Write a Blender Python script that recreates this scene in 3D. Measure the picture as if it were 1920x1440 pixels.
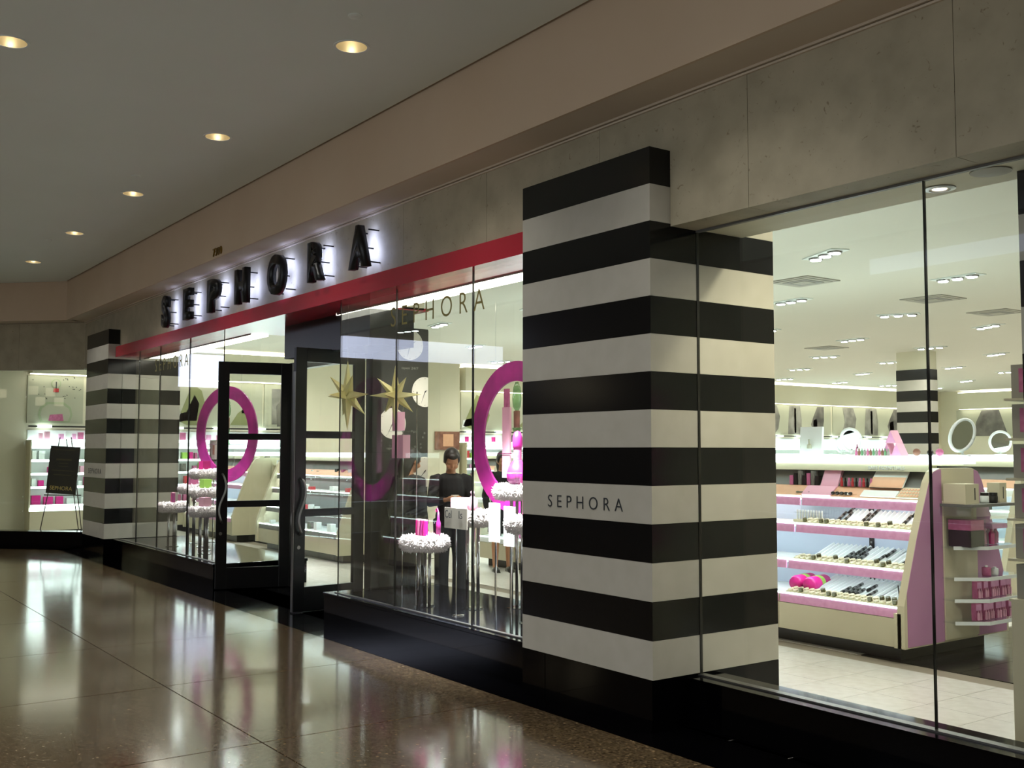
import bpy, bmesh, math, random
from mathutils import Vector, Matrix
random.seed(7)
S = bpy.context.scene
COL = S.collection
for o in list(bpy.data.objects): bpy.data.objects.remove(o)
PI = math.pi

# ------------------------------------------------------------------ camera
cam = bpy.data.cameras.new('camera'); camo = bpy.data.objects.new('camera', cam); COL.objects.link(camo)
cam.sensor_width = 36; cam.lens = 36.95; cam.clip_start = .05; cam.clip_end = 200
yaw, pit, rol = -.947086, .06267, .0013328
fw = Vector((math.cos(pit)*math.sin(yaw), math.cos(pit)*math.cos(yaw), math.sin(pit)))
rt = Vector((math.cos(yaw), -math.sin(yaw), 0)); up = rt.cross(fw)
r2 = rt*math.cos(rol)+up*math.sin(rol); u2 = -rt*math.sin(rol)+up*math.cos(rol)
m = Matrix((r2, u2, -fw)).transposed().to_4x4(); m.translation = (4.305, -4.054, 1.55)
camo.matrix_world = m
S.camera = camo
# ------------------------------------------------------------------ world, exposure
w = bpy.data.worlds.new('world'); S.world = w; w.use_nodes = True
bg = w.node_tree.nodes['Background']; bg.inputs[0].default_value = (.78, .87, 1, 1); bg.inputs[1].default_value = 1.3
S.view_settings.view_transform = 'Standard'; S.view_settings.look = 'None'
S.view_settings.exposure = 0.4; S.view_settings.gamma = 1; S.view_settings.use_curve_mapping = False
S.cycles.use_denoising = True
S.cycles.max_bounces = 9; S.cycles.diffuse_bounces = 4; S.cycles.glossy_bounces = 5
S.cycles.transparent_max_bounces = 24; S.cycles.transmission_bounces = 6
S.cycles.sample_clamp_indirect = 4; S.cycles.caustics_reflective = True; S.cycles.caustics_refractive = False

P_SPOT = 85.0      # shop ceiling lamps, W
P_MALL = 68.0      # mall downlights, W
def lamp(kind, loc, power, col=(1, 1, 1), size=.06, spot=None, rot=None, name='lamp', sx=None):
    l = bpy.data.lights.new(name, kind); l.energy = power; l.color = col
    if kind == 'AREA':
        l.size = size
        if sx: l.shape = 'RECTANGLE'; l.size_y = sx
    else: l.shadow_soft_size = size
    if kind == 'SPOT': l.spot_size = spot or 2.2; l.spot_blend = .9
    o = bpy.data.objects.new(name, l); o.location = loc
    if rot: o.rotation_euler = rot
    COL.objects.link(o); return o

# ------------------------------------------------------------------ materials
def srgb(h):
    c = [int(h[i:i+2], 16)/255 for i in (0, 2, 4)]
    return tuple(x/12.92 if x <= .04045 else ((x+.055)/1.055)**2.4 for x in c)+(1,)
def mat(name, col, rough=.5, metal=0, spec=.5, emit=None, es=0, noise=None, bump=None, coat=0, trans=0, alpha=1):
    m = bpy.data.materials.new(name); m.use_nodes = True; nt = m.node_tree; b = nt.nodes['Principled BSDF']
    c = srgb(col) if isinstance(col, str) else tuple(col)+(1,)
    b.inputs['Base Color'].default_value = c; b.inputs['Roughness'].default_value = rough
    b.inputs['Metallic'].default_value = metal; b.inputs['Specular IOR Level'].default_value = spec
    b.inputs['Coat Weight'].default_value = coat; b.inputs['Coat Roughness'].default_value = .05
    b.inputs['Transmission Weight'].default_value = trans; b.inputs['Alpha'].default_value = alpha
    if emit: b.inputs['Emission Color'].default_value = srgb(emit); b.inputs['Emission Strength'].default_value = es
    tc = None
    if noise or bump:
        tc = nt.nodes.new('ShaderNodeTexCoord')
    if noise:      # (scale, second colour, contrast low, contrast high)
        n = nt.nodes.new('ShaderNodeTexNoise'); n.inputs['Scale'].default_value = noise[0]; n.inputs['Detail'].default_value = 6
        r = nt.nodes.new('ShaderNodeValToRGB'); r.color_ramp.elements[0].color = c; r.color_ramp.elements[1].color = srgb(noise[1])
        r.color_ramp.elements[0].position = noise[2]; r.color_ramp.elements[1].position = noise[3]
        nt.links.new(tc.outputs['Object'], n.inputs['Vector']); nt.links.new(n.outputs[0], r.inputs[0]); nt.links.new(r.outputs[0], b.inputs['Base Color'])
    if bump:
        n = nt.nodes.new('ShaderNodeTexNoise'); n.inputs['Scale'].default_value = bump[0]; n.inputs['Detail'].default_value = 4
        bp = nt.nodes.new('ShaderNodeBump'); bp.inputs['Strength'].default_value = bump[1]; bp.inputs['Distance'].default_value = .01
        nt.links.new(tc.outputs['Object'], n.inputs['Vector']); nt.links.new(n.outputs[0], bp.inputs['Height']); nt.links.new(bp.outputs[0], b.inputs['Normal'])
    return m
def glassmat(name, tint=(.985, .992, .986), f0=.035, gl=(.95, .97, 1)):
    m = bpy.data.materials.new(name); m.use_nodes = True; nt = m.node_tree; nt.nodes.clear()
    N = nt.nodes.new; L = nt.links.new
    g = N('ShaderNodeNewGeometry'); d = N('ShaderNodeVectorMath'); d.operation = 'DOT_PRODUCT'
    L(g.outputs['Incoming'], d.inputs[0]); L(g.outputs['Normal'], d.inputs[1])
    a = N('ShaderNodeMath'); a.operation = 'ABSOLUTE'; L(d.outputs['Value'], a.inputs[0])
    s = N('ShaderNodeMath'); s.operation = 'SUBTRACT'; s.inputs[0].default_value = 1; L(a.outputs[0], s.inputs[1])
    p = N('ShaderNodeMath'); p.operation = 'POWER'; p.inputs[1].default_value = 5; L(s.outputs[0], p.inputs[0])
    q = N('ShaderNodeMath'); q.operation = 'MULTIPLY_ADD'; q.inputs[1].default_value = 1-f0; q.inputs[2].default_value = f0; L(p.outputs[0], q.inputs[0])
    t = N('ShaderNodeBsdfTransparent'); t.inputs[0].default_value = tint+(1,)
    y = N('ShaderNodeBsdfGlossy'); y.inputs['Roughness'].default_value = 0; y.inputs[0].default_value = gl+(1,)
    x = N('ShaderNodeMixShader'); L(q.outputs[0], x.inputs[0]); L(t.outputs[0], x.inputs[1]); L(y.outputs[0], x.inputs[2])
    o = N('ShaderNodeOutputMaterial'); L(x.outputs[0], o.inputs[0]); return m
def emat(name, col, s):
    m = bpy.data.materials.new(name); m.use_nodes = True; nt = m.node_tree; nt.nodes.clear()
    e = nt.nodes.new('ShaderNodeEmission'); e.inputs[0].default_value = srgb(col); e.inputs[1].default_value = s
    o = nt.nodes.new('ShaderNodeOutputMaterial'); nt.links.new(e.outputs[0], o.inputs[0]); return m
def granite():
    m = bpy.data.materials.new('brown_granite'); m.use_nodes = True; nt = m.node_tree; b = nt.nodes['Principled BSDF']
    N = nt.nodes.new; L = nt.links.new
    tc = N('ShaderNodeTexCoord'); v = N('ShaderNodeTexVoronoi'); v.inputs['Scale'].default_value = 85
    n = N('ShaderNodeTexNoise'); n.inputs['Scale'].default_value = 60; n.inputs['Detail'].default_value = 5
    L(tc.outputs['Object'], v.inputs['Vector']); L(tc.outputs['Object'], n.inputs['Vector'])
    r = N('ShaderNodeValToRGB'); e = r.color_ramp.elements
    e[0].position = 0; e[0].color = srgb('2b231b'); e[1].position = 1; e[1].color = srgb('b59c78')
    for p_, c_ in ((.3, '5d4e3b'), (.55, '756347'), (.75, '645644')):
        k = e.new(p_); k.color = srgb(c_)
    L(v.outputs['Color'], r.inputs[0])
    r2_ = N('ShaderNodeValToRGB'); r2_.color_ramp.elements[0].position = .35; r2_.color_ramp.elements[0].color = srgb('8d8279')
    r2_.color_ramp.elements[1].position = .7; r2_.color_ramp.elements[1].color = (1, 1, 1, 1); L(n.outputs[0], r2_.inputs[0])
    x = N('ShaderNodeMix'); x.data_type = 'RGBA'; x.blend_type = 'MULTIPLY'; x.inputs[0].default_value = .8
    L(r.outputs[0], x.inputs[6]); L(r2_.outputs[0], x.inputs[7]); L(x.outputs[2], b.inputs['Base Color'])
    b.inputs['Roughness'].default_value = .12; b.inputs['Specular IOR Level'].default_value = .9
    b.inputs['Coat Weight'].default_value = .4; b.inputs['Coat Roughness'].default_value = .1
    n2 = N('ShaderNodeTexNoise'); n2.inputs['Scale'].default_value = 2.2; bp = N('ShaderNodeBump'); bp.inputs['Strength'].default_value = .025; bp.inputs['Distance'].default_value = .02
    L(tc.outputs['Object'], n2.inputs['Vector']); L(n2.outputs[0], bp.inputs['Height']); L(bp.outputs[0], b.inputs['Normal'])
    return m
def limestone():
    m = bpy.data.materials.new('limestone'); m.use_nodes = True; nt = m.node_tree; b = nt.nodes['Principled BSDF']
    N = nt.nodes.new; L = nt.links.new
    tc = N('ShaderNodeTexCoord')
    n = N('ShaderNodeTexNoise'); n.inputs['Scale'].default_value = 5; n.inputs['Detail'].default_value = 8
    n2 = N('ShaderNodeTexNoise'); n2.inputs['Scale'].default_value = 26; n2.inputs['Detail'].default_value = 3; n2.inputs['Distortion'].default_value = 1.5
    L(tc.outputs['Object'], n.inputs['Vector']); L(tc.outputs['Object'], n2.inputs['Vector'])
    r = N('ShaderNodeValToRGB'); r.color_ramp.elements[0].position = .3; r.color_ramp.elements[0].color = srgb('9f977f'); r.color_ramp.elements[1].position = .7; r.color_ramp.elements[1].color = srgb('b1a88f')
    q = N('ShaderNodeValToRGB'); q.color_ramp.elements[0].position = .66; q.color_ramp.elements[0].color = (1, 1, 1, 1); q.color_ramp.elements[1].position = .74; q.color_ramp.elements[1].color = (.45, .4, .33, 1)
    L(n.outputs[0], r.inputs[0]); L(n2.outputs[0], q.inputs[0])
    x = N('ShaderNodeMix'); x.data_type = 'RGBA'; x.blend_type = 'MULTIPLY'; x.inputs[0].default_value = .75
    L(r.outputs[0], x.inputs[6]); L(q.outputs[0], x.inputs[7]); L(x.outputs[2], b.inputs['Base Color'])
    b.inputs['Roughness'].default_value = .7; return m
M = dict(
    granite=granite(), stone=limestone(),
    joint=mat('joint_filler', '5c5245', .9),
    bulk=mat('bulkhead_paint', 'cbb59a', .8, noise=(1.5, 'd0bba1', .3, .7)),
    soffit=mat('soffit_paint', 'cfc1ac', .8, noise=(2, 'd3c6b1', .3, .7)),
    mallceil=mat('mall_ceiling_paint', 'e0e6dd', .85, noise=(.8, 'e4eae2', .3, .7)),
    dark=mat('dark_reveal', '14120f', .9),
    black=mat('polished_black_granite', '030304', .08, spec=.17, noise=(90, '08080a', .55, .8)),
    blackband=mat('black_band_stone', '08090a', .16, spec=.4, noise=(60, '0f1011', .5, .8)),
    white=mat('white_band_stone', 'b0ada0', .35, noise=(8, 'b7b4a8', .3, .7)),
    blackmetal=mat('black_metal', '08080a', .3, spec=.4),
    red=mat('red_lacquer', 'b01f34', .16, spec=.7, noise=(2, 'b52338', .3, .7)),
    letter=mat('black_letter_metal', '0d1011', .35, metal=.2),
    halo=emat('letter_halo_light', 'b9c6ff', 12),
    gold=mat('gold_letter', '8a6a1c', .35, metal=.9, noise=(40, '7c5e18', .3, .7)),
    goldvinyl=mat('olive_vinyl', '857a42', .5, noise=(40, '7b7039', .3, .7)),
    inkdark=mat('dark_ink', '23282c', .7),
    inkwhite=mat('white_ink', 'cfcfca', .7, emit='ffffff', es=.0),
    glass=glassmat('shopfront_glass'), glassd=glassmat('door_glass', (.985, .992, .986), .035),
    acryl=glassmat('clear_acrylic', (.93, .95, .95), .06),
    chrome=mat('chrome', 'c9c9c6', .12, metal=1), steel=mat('brushed_steel', '8f8f8c', .35, metal=1),
    cream=mat('cream_wall_paint', 'd8d4bc', .7, noise=(1.2, 'd5d1ba', .3, .7)),
    shopceil=mat('shop_ceiling_paint', 'cfcbbd', .8, noise=(1, 'd2cec1', .3, .7)),
    creamlam=mat('cream_laminate', 'cdc6a9', .35, noise=(6, 'c9c2a5', .3, .7)),
    wtile=mat('white_floor_tile', 'd0cfc6', .25, spec=.5, noise=(14, 'c6c4ba', .35, .7)),
    btile=mat('black_floor_tile', '1c1b19', .18, spec=.5, noise=(20, '262420', .4, .7)),
    grout=mat('grout', '7b7363', .9),
    cove=emat('cove_light', 'fffbe8', 5.0), shelflight=emat('shelf_light', 'e6fff8', 7.5),
    striplamp=emat('under_shelf_lamp', 'e8fbff', 16), canopy=emat('lightbox_white', 'dff6f0', 3.2), bulb=emat('lamp_bulb', 'f3fffb', 40), dimbulb=emat('dim_bulb', 'ffe8bb', 2.5),
    backpanel=mat('pale_blue_back_panel', 'aebcc6', .5), white_p=mat('white_plastic', 'e4eae6', .4), peach=mat('peach_tray', 'dcae8c', .5, noise=(20, 'd7a583', .3, .7)),
    pink=mat('pink_print', 'dca0c6', .45, noise=(30, 'd090b8', .35, .7)), pinkend=mat('mauve_panel', 'b583a8', .4, noise=(3, 'ac799e', .3, .7)),
    hot=mat('hot_pink', 'd6218b', .45, noise=(20, 'c21578', .3, .7)), rose=mat('rose_box', 'c06c93', .5, noise=(25, 'a9507a', .35, .7)),
    palepink=mat('pale_pink', 'e3aabf', .5), magenta=mat('magenta_ring_print', 'b02c86', .35, noise=(5, '8c2570', .35, .65)),
    fur=mat('white_fur', 'f1e9e6', .95, noise=(30, 'e6dcd9', .3, .7)),
    starpaper=mat('gold_star_paper', 'e8e2a6', .45, metal=.1, noise=(6, 'cdc378', .3, .7)),
    panel=mat('charcoal_graphic_panel', '26251f', .5, noise=(3, '302e27', .4, .7)), clock=mat('clock_face', 'e8e2d4', .5),
    green=mat('green_print', '5c8a62', .4), olive=mat('olive_print', '808558', .5), grey=mat('grey_print', '77746c', .6, noise=(3, '4d4b46', .35, .65)),
    greyl=mat('light_grey_print', '96948a', .6, noise=(3, '68665f', .35, .65)),
    palegreen=mat('pale_green_print', '9fac8a', .5), photo=mat('photo_background', 'b4b59f', .6, noise=(1, 'adae98', .3, .7)), cap=mat('black_plastic', '15140f', .3), olivecap=mat('olive_cap', '4a4522', .35),
    brown=mat('brown_print', '6b4335', .6, noise=(8, '8e6350', .35, .65)), bluep=mat('blue_print', '3d7fc4', .5), redp=mat('red_print', 'b8343a', .5),
    skin=mat('skin', 'b98562', .55, noise=(12, 'b07c5a', .3, .7)), hair=mat('dark_brown_hair', '17110d', .5, noise=(60, '241a13', .4, .7)),
    cloth=mat('black_cloth', '121113', .85, noise=(40, '19181a', .4, .7)), denim=mat('dark_trousers', '1b1f24', .85, noise=(40, '22272d', .4, .7)),
    gilt=mat('gilt_print', 'cdb765', .5), mirror=mat('mirror_glass', 'd6dcd8', .03, metal=1), pinkglass=glassmat('pink_glass', (.75, .12, .42), .06), greenglass=glassmat('green_glass', (.55, .72, .55), .08),
    wood=mat('dark_wood', '2d1d12', .5, noise=(6, '3a2717', .3, .7)), postblack=mat('poster_black', '1d1c14', .3, noise=(2, '2d2a16', .45, .75)),
    reflector=mat('lamp_reflector', 'b8ad90', .35, metal=.5), shade=mat('grey_metal', '6d6d68', .5), vent=mat('diffuser_grey', '9a968a', .6), farwall=mat('mall_far_wall', '8d7d69', .8), acid=mat('lime_print', '9fcf5a', .5),
)

# ------------------------------------------------------------------ mesh builder
class MB:
    def __init__(s): s.v = []; s.f = []; s.mi = []; s.cur = 0
    def add(s, v, f):
        n = len(s.v); s.v += [tuple(p) for p in v]; s.f += [tuple(i+n for i in q) for q in f]; s.mi += [s.cur]*len(f); return s
    def box(s, x0, x1, y0, y1, z0, z1):
        return s.add([(x0, y0, z0), (x1, y0, z0), (x1, y1, z0), (x0, y1, z0), (x0, y0, z1), (x1, y0, z1), (x1, y1, z1), (x0, y1, z1)],
                     [(0, 3, 2, 1), (4, 5, 6, 7), (0, 1, 5, 4), (1, 2, 6, 5), (2, 3, 7, 6), (3, 0, 4, 7)])
    def prism(s, poly, axis, a, b):      # poly: 2-D outline in the two other axes (x,y,z order)
        def P(p, t): return (t, p[0], p[1]) if axis == 'x' else (p[0], t, p[1]) if axis == 'y' else (p[0], p[1], t)
        n = len(poly); v = [P(p, a) for p in poly]+[P(p, b) for p in poly]
        return s.add(v, [tuple(range(n))[::-1], tuple(range(n, 2*n))]+[(i, (i+1) % n, n+(i+1) % n, n+i) for i in range(n)])
    def cyl(s, p0, p1, r0, r1=None, n=12):
        r1 = r0 if r1 is None else r1; p0 = Vector(p0); p1 = Vector(p1); d = (p1-p0).normalized()
        a = d.orthogonal().normalized(); b = d.cross(a)
        v = [p0+(a*math.cos(t)+b*math.sin(t))*r0 for t in [2*PI*i/n for i in range(n)]]+[p1+(a*math.cos(t)+b*math.sin(t))*r1 for t in [2*PI*i/n for i in range(n)]]
        return s.add(v, [tuple(range(n))[::-1], tuple(range(n, 2*n))]+[(i, (i+1) % n, n+(i+1) % n, n+i) for i in range(n)])
    def lathe(s, prof, c=(0, 0, 0), n=20, sx=1, sy=1, cap=True):   # prof: (r, z)
        v = []; f = []
        for r, z in prof: v += [(c[0]+r*math.cos(2*PI*i/n)*sx, c[1]+r*math.sin(2*PI*i/n)*sy, c[2]+z) for i in range(n)]
        for k in range(len(prof)-1): f += [(k*n+i, k*n+(i+1) % n, (k+1)*n+(i+1) % n, (k+1)*n+i) for i in range(n)]
        if cap: f += [tuple(range(n))[::-1], tuple(range((len(prof)-1)*n, len(prof)*n))]
        return s.add(v, f)
    def tube(s, pts, r, n=8):
        pts = [Vector(p) for p in pts]; v = []; f = []; a = None
        for k, p in enumerate(pts):
            d = ((pts[min(k+1, len(pts)-1)]-pts[max(k-1, 0)])).normalized()
            a = d.orthogonal().normalized() if a is None else (a-d*a.dot(d)).normalized()
            b = d.cross(a); rr = r[k] if isinstance(r, (list, tuple)) else r
            v += [p+(a*math.cos(2*PI*i/n)+b*math.sin(2*PI*i/n))*rr for i in range(n)]
        for k in range(len(pts)-1): f += [(k*n+i, k*n+(i+1) % n, (k+1)*n+(i+1) % n, (k+1)*n+i) for i in range(n)]
        f += [tuple(range(n))[::-1], tuple(range((len(pts)-1)*n, len(pts)*n))]
        return s.add(v, f)
    def ell(s, c, r, n=14, k=9):
        return s.lathe([(max(1e-4, math.sin(PI*j/k))*r[0], -math.cos(PI*j/k)*r[2]) for j in range(k+1)], c, n, 1, r[1]/r[0])
    def mesh(s, name, mats):
        me = bpy.data.meshes.new(name); me.from_pydata(s.v, [], s.f)
        for m_ in (mats if isinstance(mats, (list, tuple)) else [mats]): me.materials.append(M[m_] if isinstance(m_, str) else m_)
        if any(s.mi): me.polygons.foreach_set('material_index', s.mi)
        me.update(); return me
    def build(s, name, mats, parent=None, loc=None, rot=None, smooth=False, bevel=0, **tags):
        me = s.mesh(name, mats)
        if smooth: me.shade_smooth(); 
        o = bpy.data.objects.new(name, me); COL.objects.link(o)
        if parent: o.parent = parent
        if loc: o.location = loc
        if rot: o.rotation_euler = rot
        if bevel:
            b = bpy.data.meshes; mo = o.modifiers.new('bevel', 'BEVEL'); mo.width = bevel; mo.segments = 2; mo.limit_method = 'ANGLE'
        for k, v in tags.items(): o[k] = v
        return o
def tag(o, label=None, category=None, group=None, kind=None):
    for k, v in (('label', label), ('category', category), ('group', group), ('kind', kind)):
        if v: o[k] = v
    return o
def thing(name, loc, label, cat, group=None, rz=0):
    o = bpy.data.objects.new(name, None); o.empty_display_size = .1; o.location = loc; o.rotation_euler = (0, 0, rz); COL.objects.link(o)
    return tag(o, label, cat, group)
def copy_tree(o, parent=None):
    c = o.copy(); COL.objects.link(c)
    if parent: c.parent = parent
    for ch in [x for x in o.children]: copy_tree(ch, c)
    return c
def dup(o, loc, rz=None, label=None, group=None):
    c = copy_tree(o); c.location = loc
    if rz is not None: c.rotation_euler = (0, 0, rz)
    if label: c['label'] = label
    if group: c['group'] = group
    return c
def inst(me, name, parent, loc=(0, 0, 0), rot=None, sc=None, mat_=None):
    o = bpy.data.objects.new(name, me); COL.objects.link(o); o.parent = parent; o.location = loc
    if rot: o.rotation_euler = rot
    if sc: o.scale = sc
    return o
def struct(o): o['kind'] = 'structure'; return o
def smooth_only(o):
    o.data.shade_smooth(); return o
def text_obj(name, s, mt, height, width=None, depth=.002, parent=None, loc=(0, 0, 0), rot=(PI/2, 0, 0), offset=0.0, spacing=1.0):
    """lettering: cap height and total width in metres, lying in the local x-z plane"""
    cu = bpy.data.curves.new(name, 'FONT'); cu.body = s; cu.size = 1; cu.extrude = 0; cu.offset = offset; cu.space_character = spacing; cu.resolution_u = 4
    t = bpy.data.objects.new(name, cu); COL.objects.link(t)
    bpy.context.view_layer.update()
    dg = bpy.context.evaluated_depsgraph_get()
    me = bpy.data.meshes.new_from_object(t.evaluated_get(dg)); bpy.data.objects.remove(t)
    xs = [v.co.x for v in me.vertices]; ys = [v.co.y for v in me.vertices]
    x0, x1, y0, y1 = min(xs), max(xs), min(ys), max(ys)
    ky = height/(y1-y0); kx = (width/(x1-x0)) if width else ky
    bm = bmesh.new(); bm.from_mesh(me)
    for v in bm.verts: v.co = Vector(((v.co.x-x0)*kx, (v.co.y-y0)*ky, 0))
    bmesh.ops.remove_doubles(bm, verts=bm.verts, dist=1e-5)
    r = bmesh.ops.extrude_face_region(bm, geom=bm.faces[:])
    for e in r['geom']:
        if isinstance(e, bmesh.types.BMVert): e.co.z += depth
    bmesh.ops.recalc_face_normals(bm, faces=bm.faces[:])
    bm.to_mesh(me); bm.free(); me.name = name; me.materials.clear(); me.materials.append(M[mt])
    o = bpy.data.objects.new(name, me); COL.objects.link(o); o.location = loc; o.rotation_euler = rot
    if parent: o.parent = parent
    return o

def split_letters(o, name, parent, label0=None):
    me = o.data; bm = bmesh.new(); bm.from_mesh(me); bm.verts.ensure_lookup_table(); seen = set(); comps = []
    for v in bm.verts:
        if v.index in seen: continue
        st = [v]; seen.add(v.index); c = []
        while st:
            q = st.pop(); c.append(q.index)
            for e in q.link_edges:
                w_ = e.other_vert(q)
                if w_.index not in seen: seen.add(w_.index); st.append(w_)
        comps.append(set(c))
    comps.sort(key=lambda c: min(bm.verts[i].co.x for i in c)); out = []
    for c in comps:
        ix = {i: k for k, i in enumerate(sorted(c))}
        m2 = bpy.data.meshes.new(name); m2.from_pydata([tuple(bm.verts[i].co) for i in sorted(c)], [], [tuple(ix[v.index] for v in f.verts) for f in bm.faces if f.verts[0].index in c])
        m2.materials.append(me.materials[0])
        q = bpy.data.objects.new(name, m2); COL.objects.link(q); q.parent = parent
        if parent is not None and parent is o.parent: q.location = o.location; q.rotation_euler = o.rotation_euler
        out.append(q)
    bm.free(); bpy.data.objects.remove(o); return out
def text_thing(s_, mt, h, w_, depth, loc, label, cat, name, **k):
    t = thing(name, loc, label, cat); o = text_obj('letter', s_, mt, h, w_, depth, t, (0, 0, 0), **k)
    split_letters(o, 'letter', t); return t
# ================================================================== SETTING: mall floor
fl = struct(MB().box(-24, 12, -16, -.186, -.12, -.008).box(-24, -13, -.186, 3, -.12, -.008).build('floor', 'joint'))
slab = MB().box(-.811, .811, -.811, .811, -.008, 0).mesh('floor_slab', 'granite')
DU = Vector((-1, -1, 0))/math.sqrt(2)
def clip_slab(x0, x1, y0, y1):
    """granite slab cut along the 45 degree black border in the corner"""
    poly = [(x0, y0), (x1, y0), (x1, y1), (x0, y1)]
    def side(p): return (p[0]+13.05)-(p[1]+.18)      # > 0 : mall side of the diagonal line
    out = []
    for i in range(4):
        a, b = poly[i], poly[(i+1) % 4]; sa, sb = side(a), side(b)
        if sa >= 0: out.append(a)
        if (sa >= 0) != (sb >= 0):
            t = sa/(sa-sb); out.append((a[0]+(b[0]-a[0])*t, a[1]+(b[1]-a[1])*t))
    return out
J = .003
for i in range(-13, 8):
    for j in range(0, 9):
        x0, y1 = i*1.63+.55, -.18-j*1.63
        p = clip_slab(x0+J, x0+1.63-J, y1-1.63+J, y1-J)
        if len(p) < 3: continue
        if len(p) == 4 and abs(p[0][0]-x0-J) < 1e-6 and p[0][0]+13.05-(p[3][1]+.18) > 0 and x0 > -13:
            inst(slab, 'floor_slab', fl, (x0+.815, y1-.815, 0))
        else: MB().prism(p, 'z', -.008, 0).build('floor_slab', 'granite', fl)
# black border in front of the shop, along the facade and the diagonal wall
bf = struct(MB().box(-13.3, 12, -.18, .36, -.12, -.005).build('trim_1', 'grout'))
bt = MB().box(-.1985, .1985, -.1985, .1985, -.006, 0).mesh('border_tile', 'black')
for k in range(-33, 10):
    for y in (-.0,): inst(bt, 'border_tile', bf, (.135+k*.4, .02, 0))
    inst(bt, 'border_tile', bf, (.135+k*.4, .42, 0))
n2 = Vector((1, -1, 0))/math.sqrt(2)        # from the diagonal wall towards the mall
DO = Vector((-13.2, .16, 0))                # corner where facade and diagonal wall meet
dg_ = thing('trim_2', DO, None, None); dg_['kind'] = 'structure'; dg_.rotation_euler = (0, 0, -PI*.75)
# local frame of the diagonal wall: +x runs away to the left, +y towards the shop side is -> rotated; mall side is local +y
for k in range(6): inst(bt, 'border_tile', dg_, (-.02+.2+k*.4, .15, .0))

# alcove and shop floors
sf = struct(MB().box(-16.5, 5, .36, 29.2, -.12, -.006).build('floor_shop', 'grout')); sf.name = 'floor.001'
wt = MB().box(-.1985, .1985, -.1985, .1985, -.006, 0).mesh('floor_tile', 'wtile')
btm = MB().box(-.1985, .1985, -.1985, .1985, -.006, 0).mesh('floor_tile', 'btile')
for j in range(6):
    for i in range(-35, 13):
        x, y = .28+i*.4, .62+.2+j*.4-.39
        if -4.4 < x < -1.2 and y < 1.2 or -11.3 < x < -7.2 and y < 1.2: continue
        if x < -13.7 or i*.4 < -13: continue
        inst(wt if not (-7.2 < x < -4.3 and y < .9) else bt, 'floor_tile', sf, (x, y, 0))
for j in range(9):
    for i in range(-2, 11): inst(btm, 'floor_tile', sf, (.28+i*.4, 3.03+j*.4, 0))
MB().box(-16.5, -.75, 2.83, 29.2, -.006, 0).box(-.75, 5, 6.45, 29.2, -.006, 0).build('floor_field', 'wtile', sf)
MB().box(-13, -8.6, 2.83, 3.9, 0, .003).box(-16.2, -12.7, 2.6, 3.9, 0.0005, .003).build('dark_floor_field', 'btile', sf)
MB().box(-16.5, -13.35, .4, 2.83, -.006, 0).build('floor_field', 'wtile', sf)

# ================================================================== SETTING: walls
wf = struct(MB().box(-13.2, -12.4, .18, .36, 2.83, 3.6).box(-11.19, -1.22, .18, .36, 2.91, 3.6).box(.01, 12, .18, .36, 2.845, 3.6).box(-12.4, -11.19, .18, .36, 3.275, 3.6).box(-1.22, .01, .18, .36, 3.275, 3.6).build('wall_front', 'joint'))
xs = [-13.2, -12.7, -11.52, -10.31, -9.1, -7.89, -6.68, -5.475, -4.27, -3.065, -1.868, -.618, .586, 1.769, 2.97, 4.17, 5.37, 6.57, 7.77, 9, 10.2, 12]
PR = [(-12.392, -11.198), (-1.212, .002)]
for a, b in zip(xs, xs[1:]):
    segs = [(a+.0015, b-.0015, None)]
    cuts = sorted(set([a+.0015, b-.0015]+[c for r in PR for c in r if a < c < b]))
    for c, d in zip(cuts, cuts[1:]):
        mid = (c+d)/2; over = any(r[0] < mid < r[1] for r in PR)
        z0 = 3.273 if over else (2.83 if mid > -.6 or mid < -12.4 else 2.9)
        MB().box(c, d, .16, .18, z0, 3.57).build('stone_panel', 'stone', wf)
        if mid > 0: MB().box(c, d, .18, .362, 2.83, 2.845).build('soffit_stone_panel', 'stone', wf)
# fine moulding on top of the stone, soffit, bulkhead and ceiling
tr = struct(MB().box(-13.2, 12, .145, .16, 3.545, 3.556).box(-13.2, 12, .135, .16, 3.562, 3.575).build('trim_3', 'soffit'))
so = struct(MB().prism([(-13.2, .36), (12, .36), (12, -.14), (-13.067, -.14), (-13.2, .16)], 'z', 3.575, 3.66).build('ceiling_soffit', 'soffit')); so.name = 'ceiling.001'
bh = struct(MB().box(-13.067, 12, -.16, -.14, 3.573, 4.3).build('wall_bulkhead', 'bulk')); 
BL = []
mc = struct(MB().prism([(12, -.185), (-13.06, -.185), (-14.93, -2.05), (-24, -2.05), (-24, -6.4), (12, -6.4)], 'z', 4.18, 4.25).build('ceiling', 'mallceil'))
struct(MB().prism([(12, -.16), (-13.05, -.16), (-14.9, -2.0), (-24, -2.0), (-24, -2.3), (-14.8, -2.3), (-12.9, -.4), (12, -.4)], 'z', 4.26, 4.28).build('ceiling.002', 'dark'))  # dark strip over the ceiling edge gap, its shade put into the colour
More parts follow.
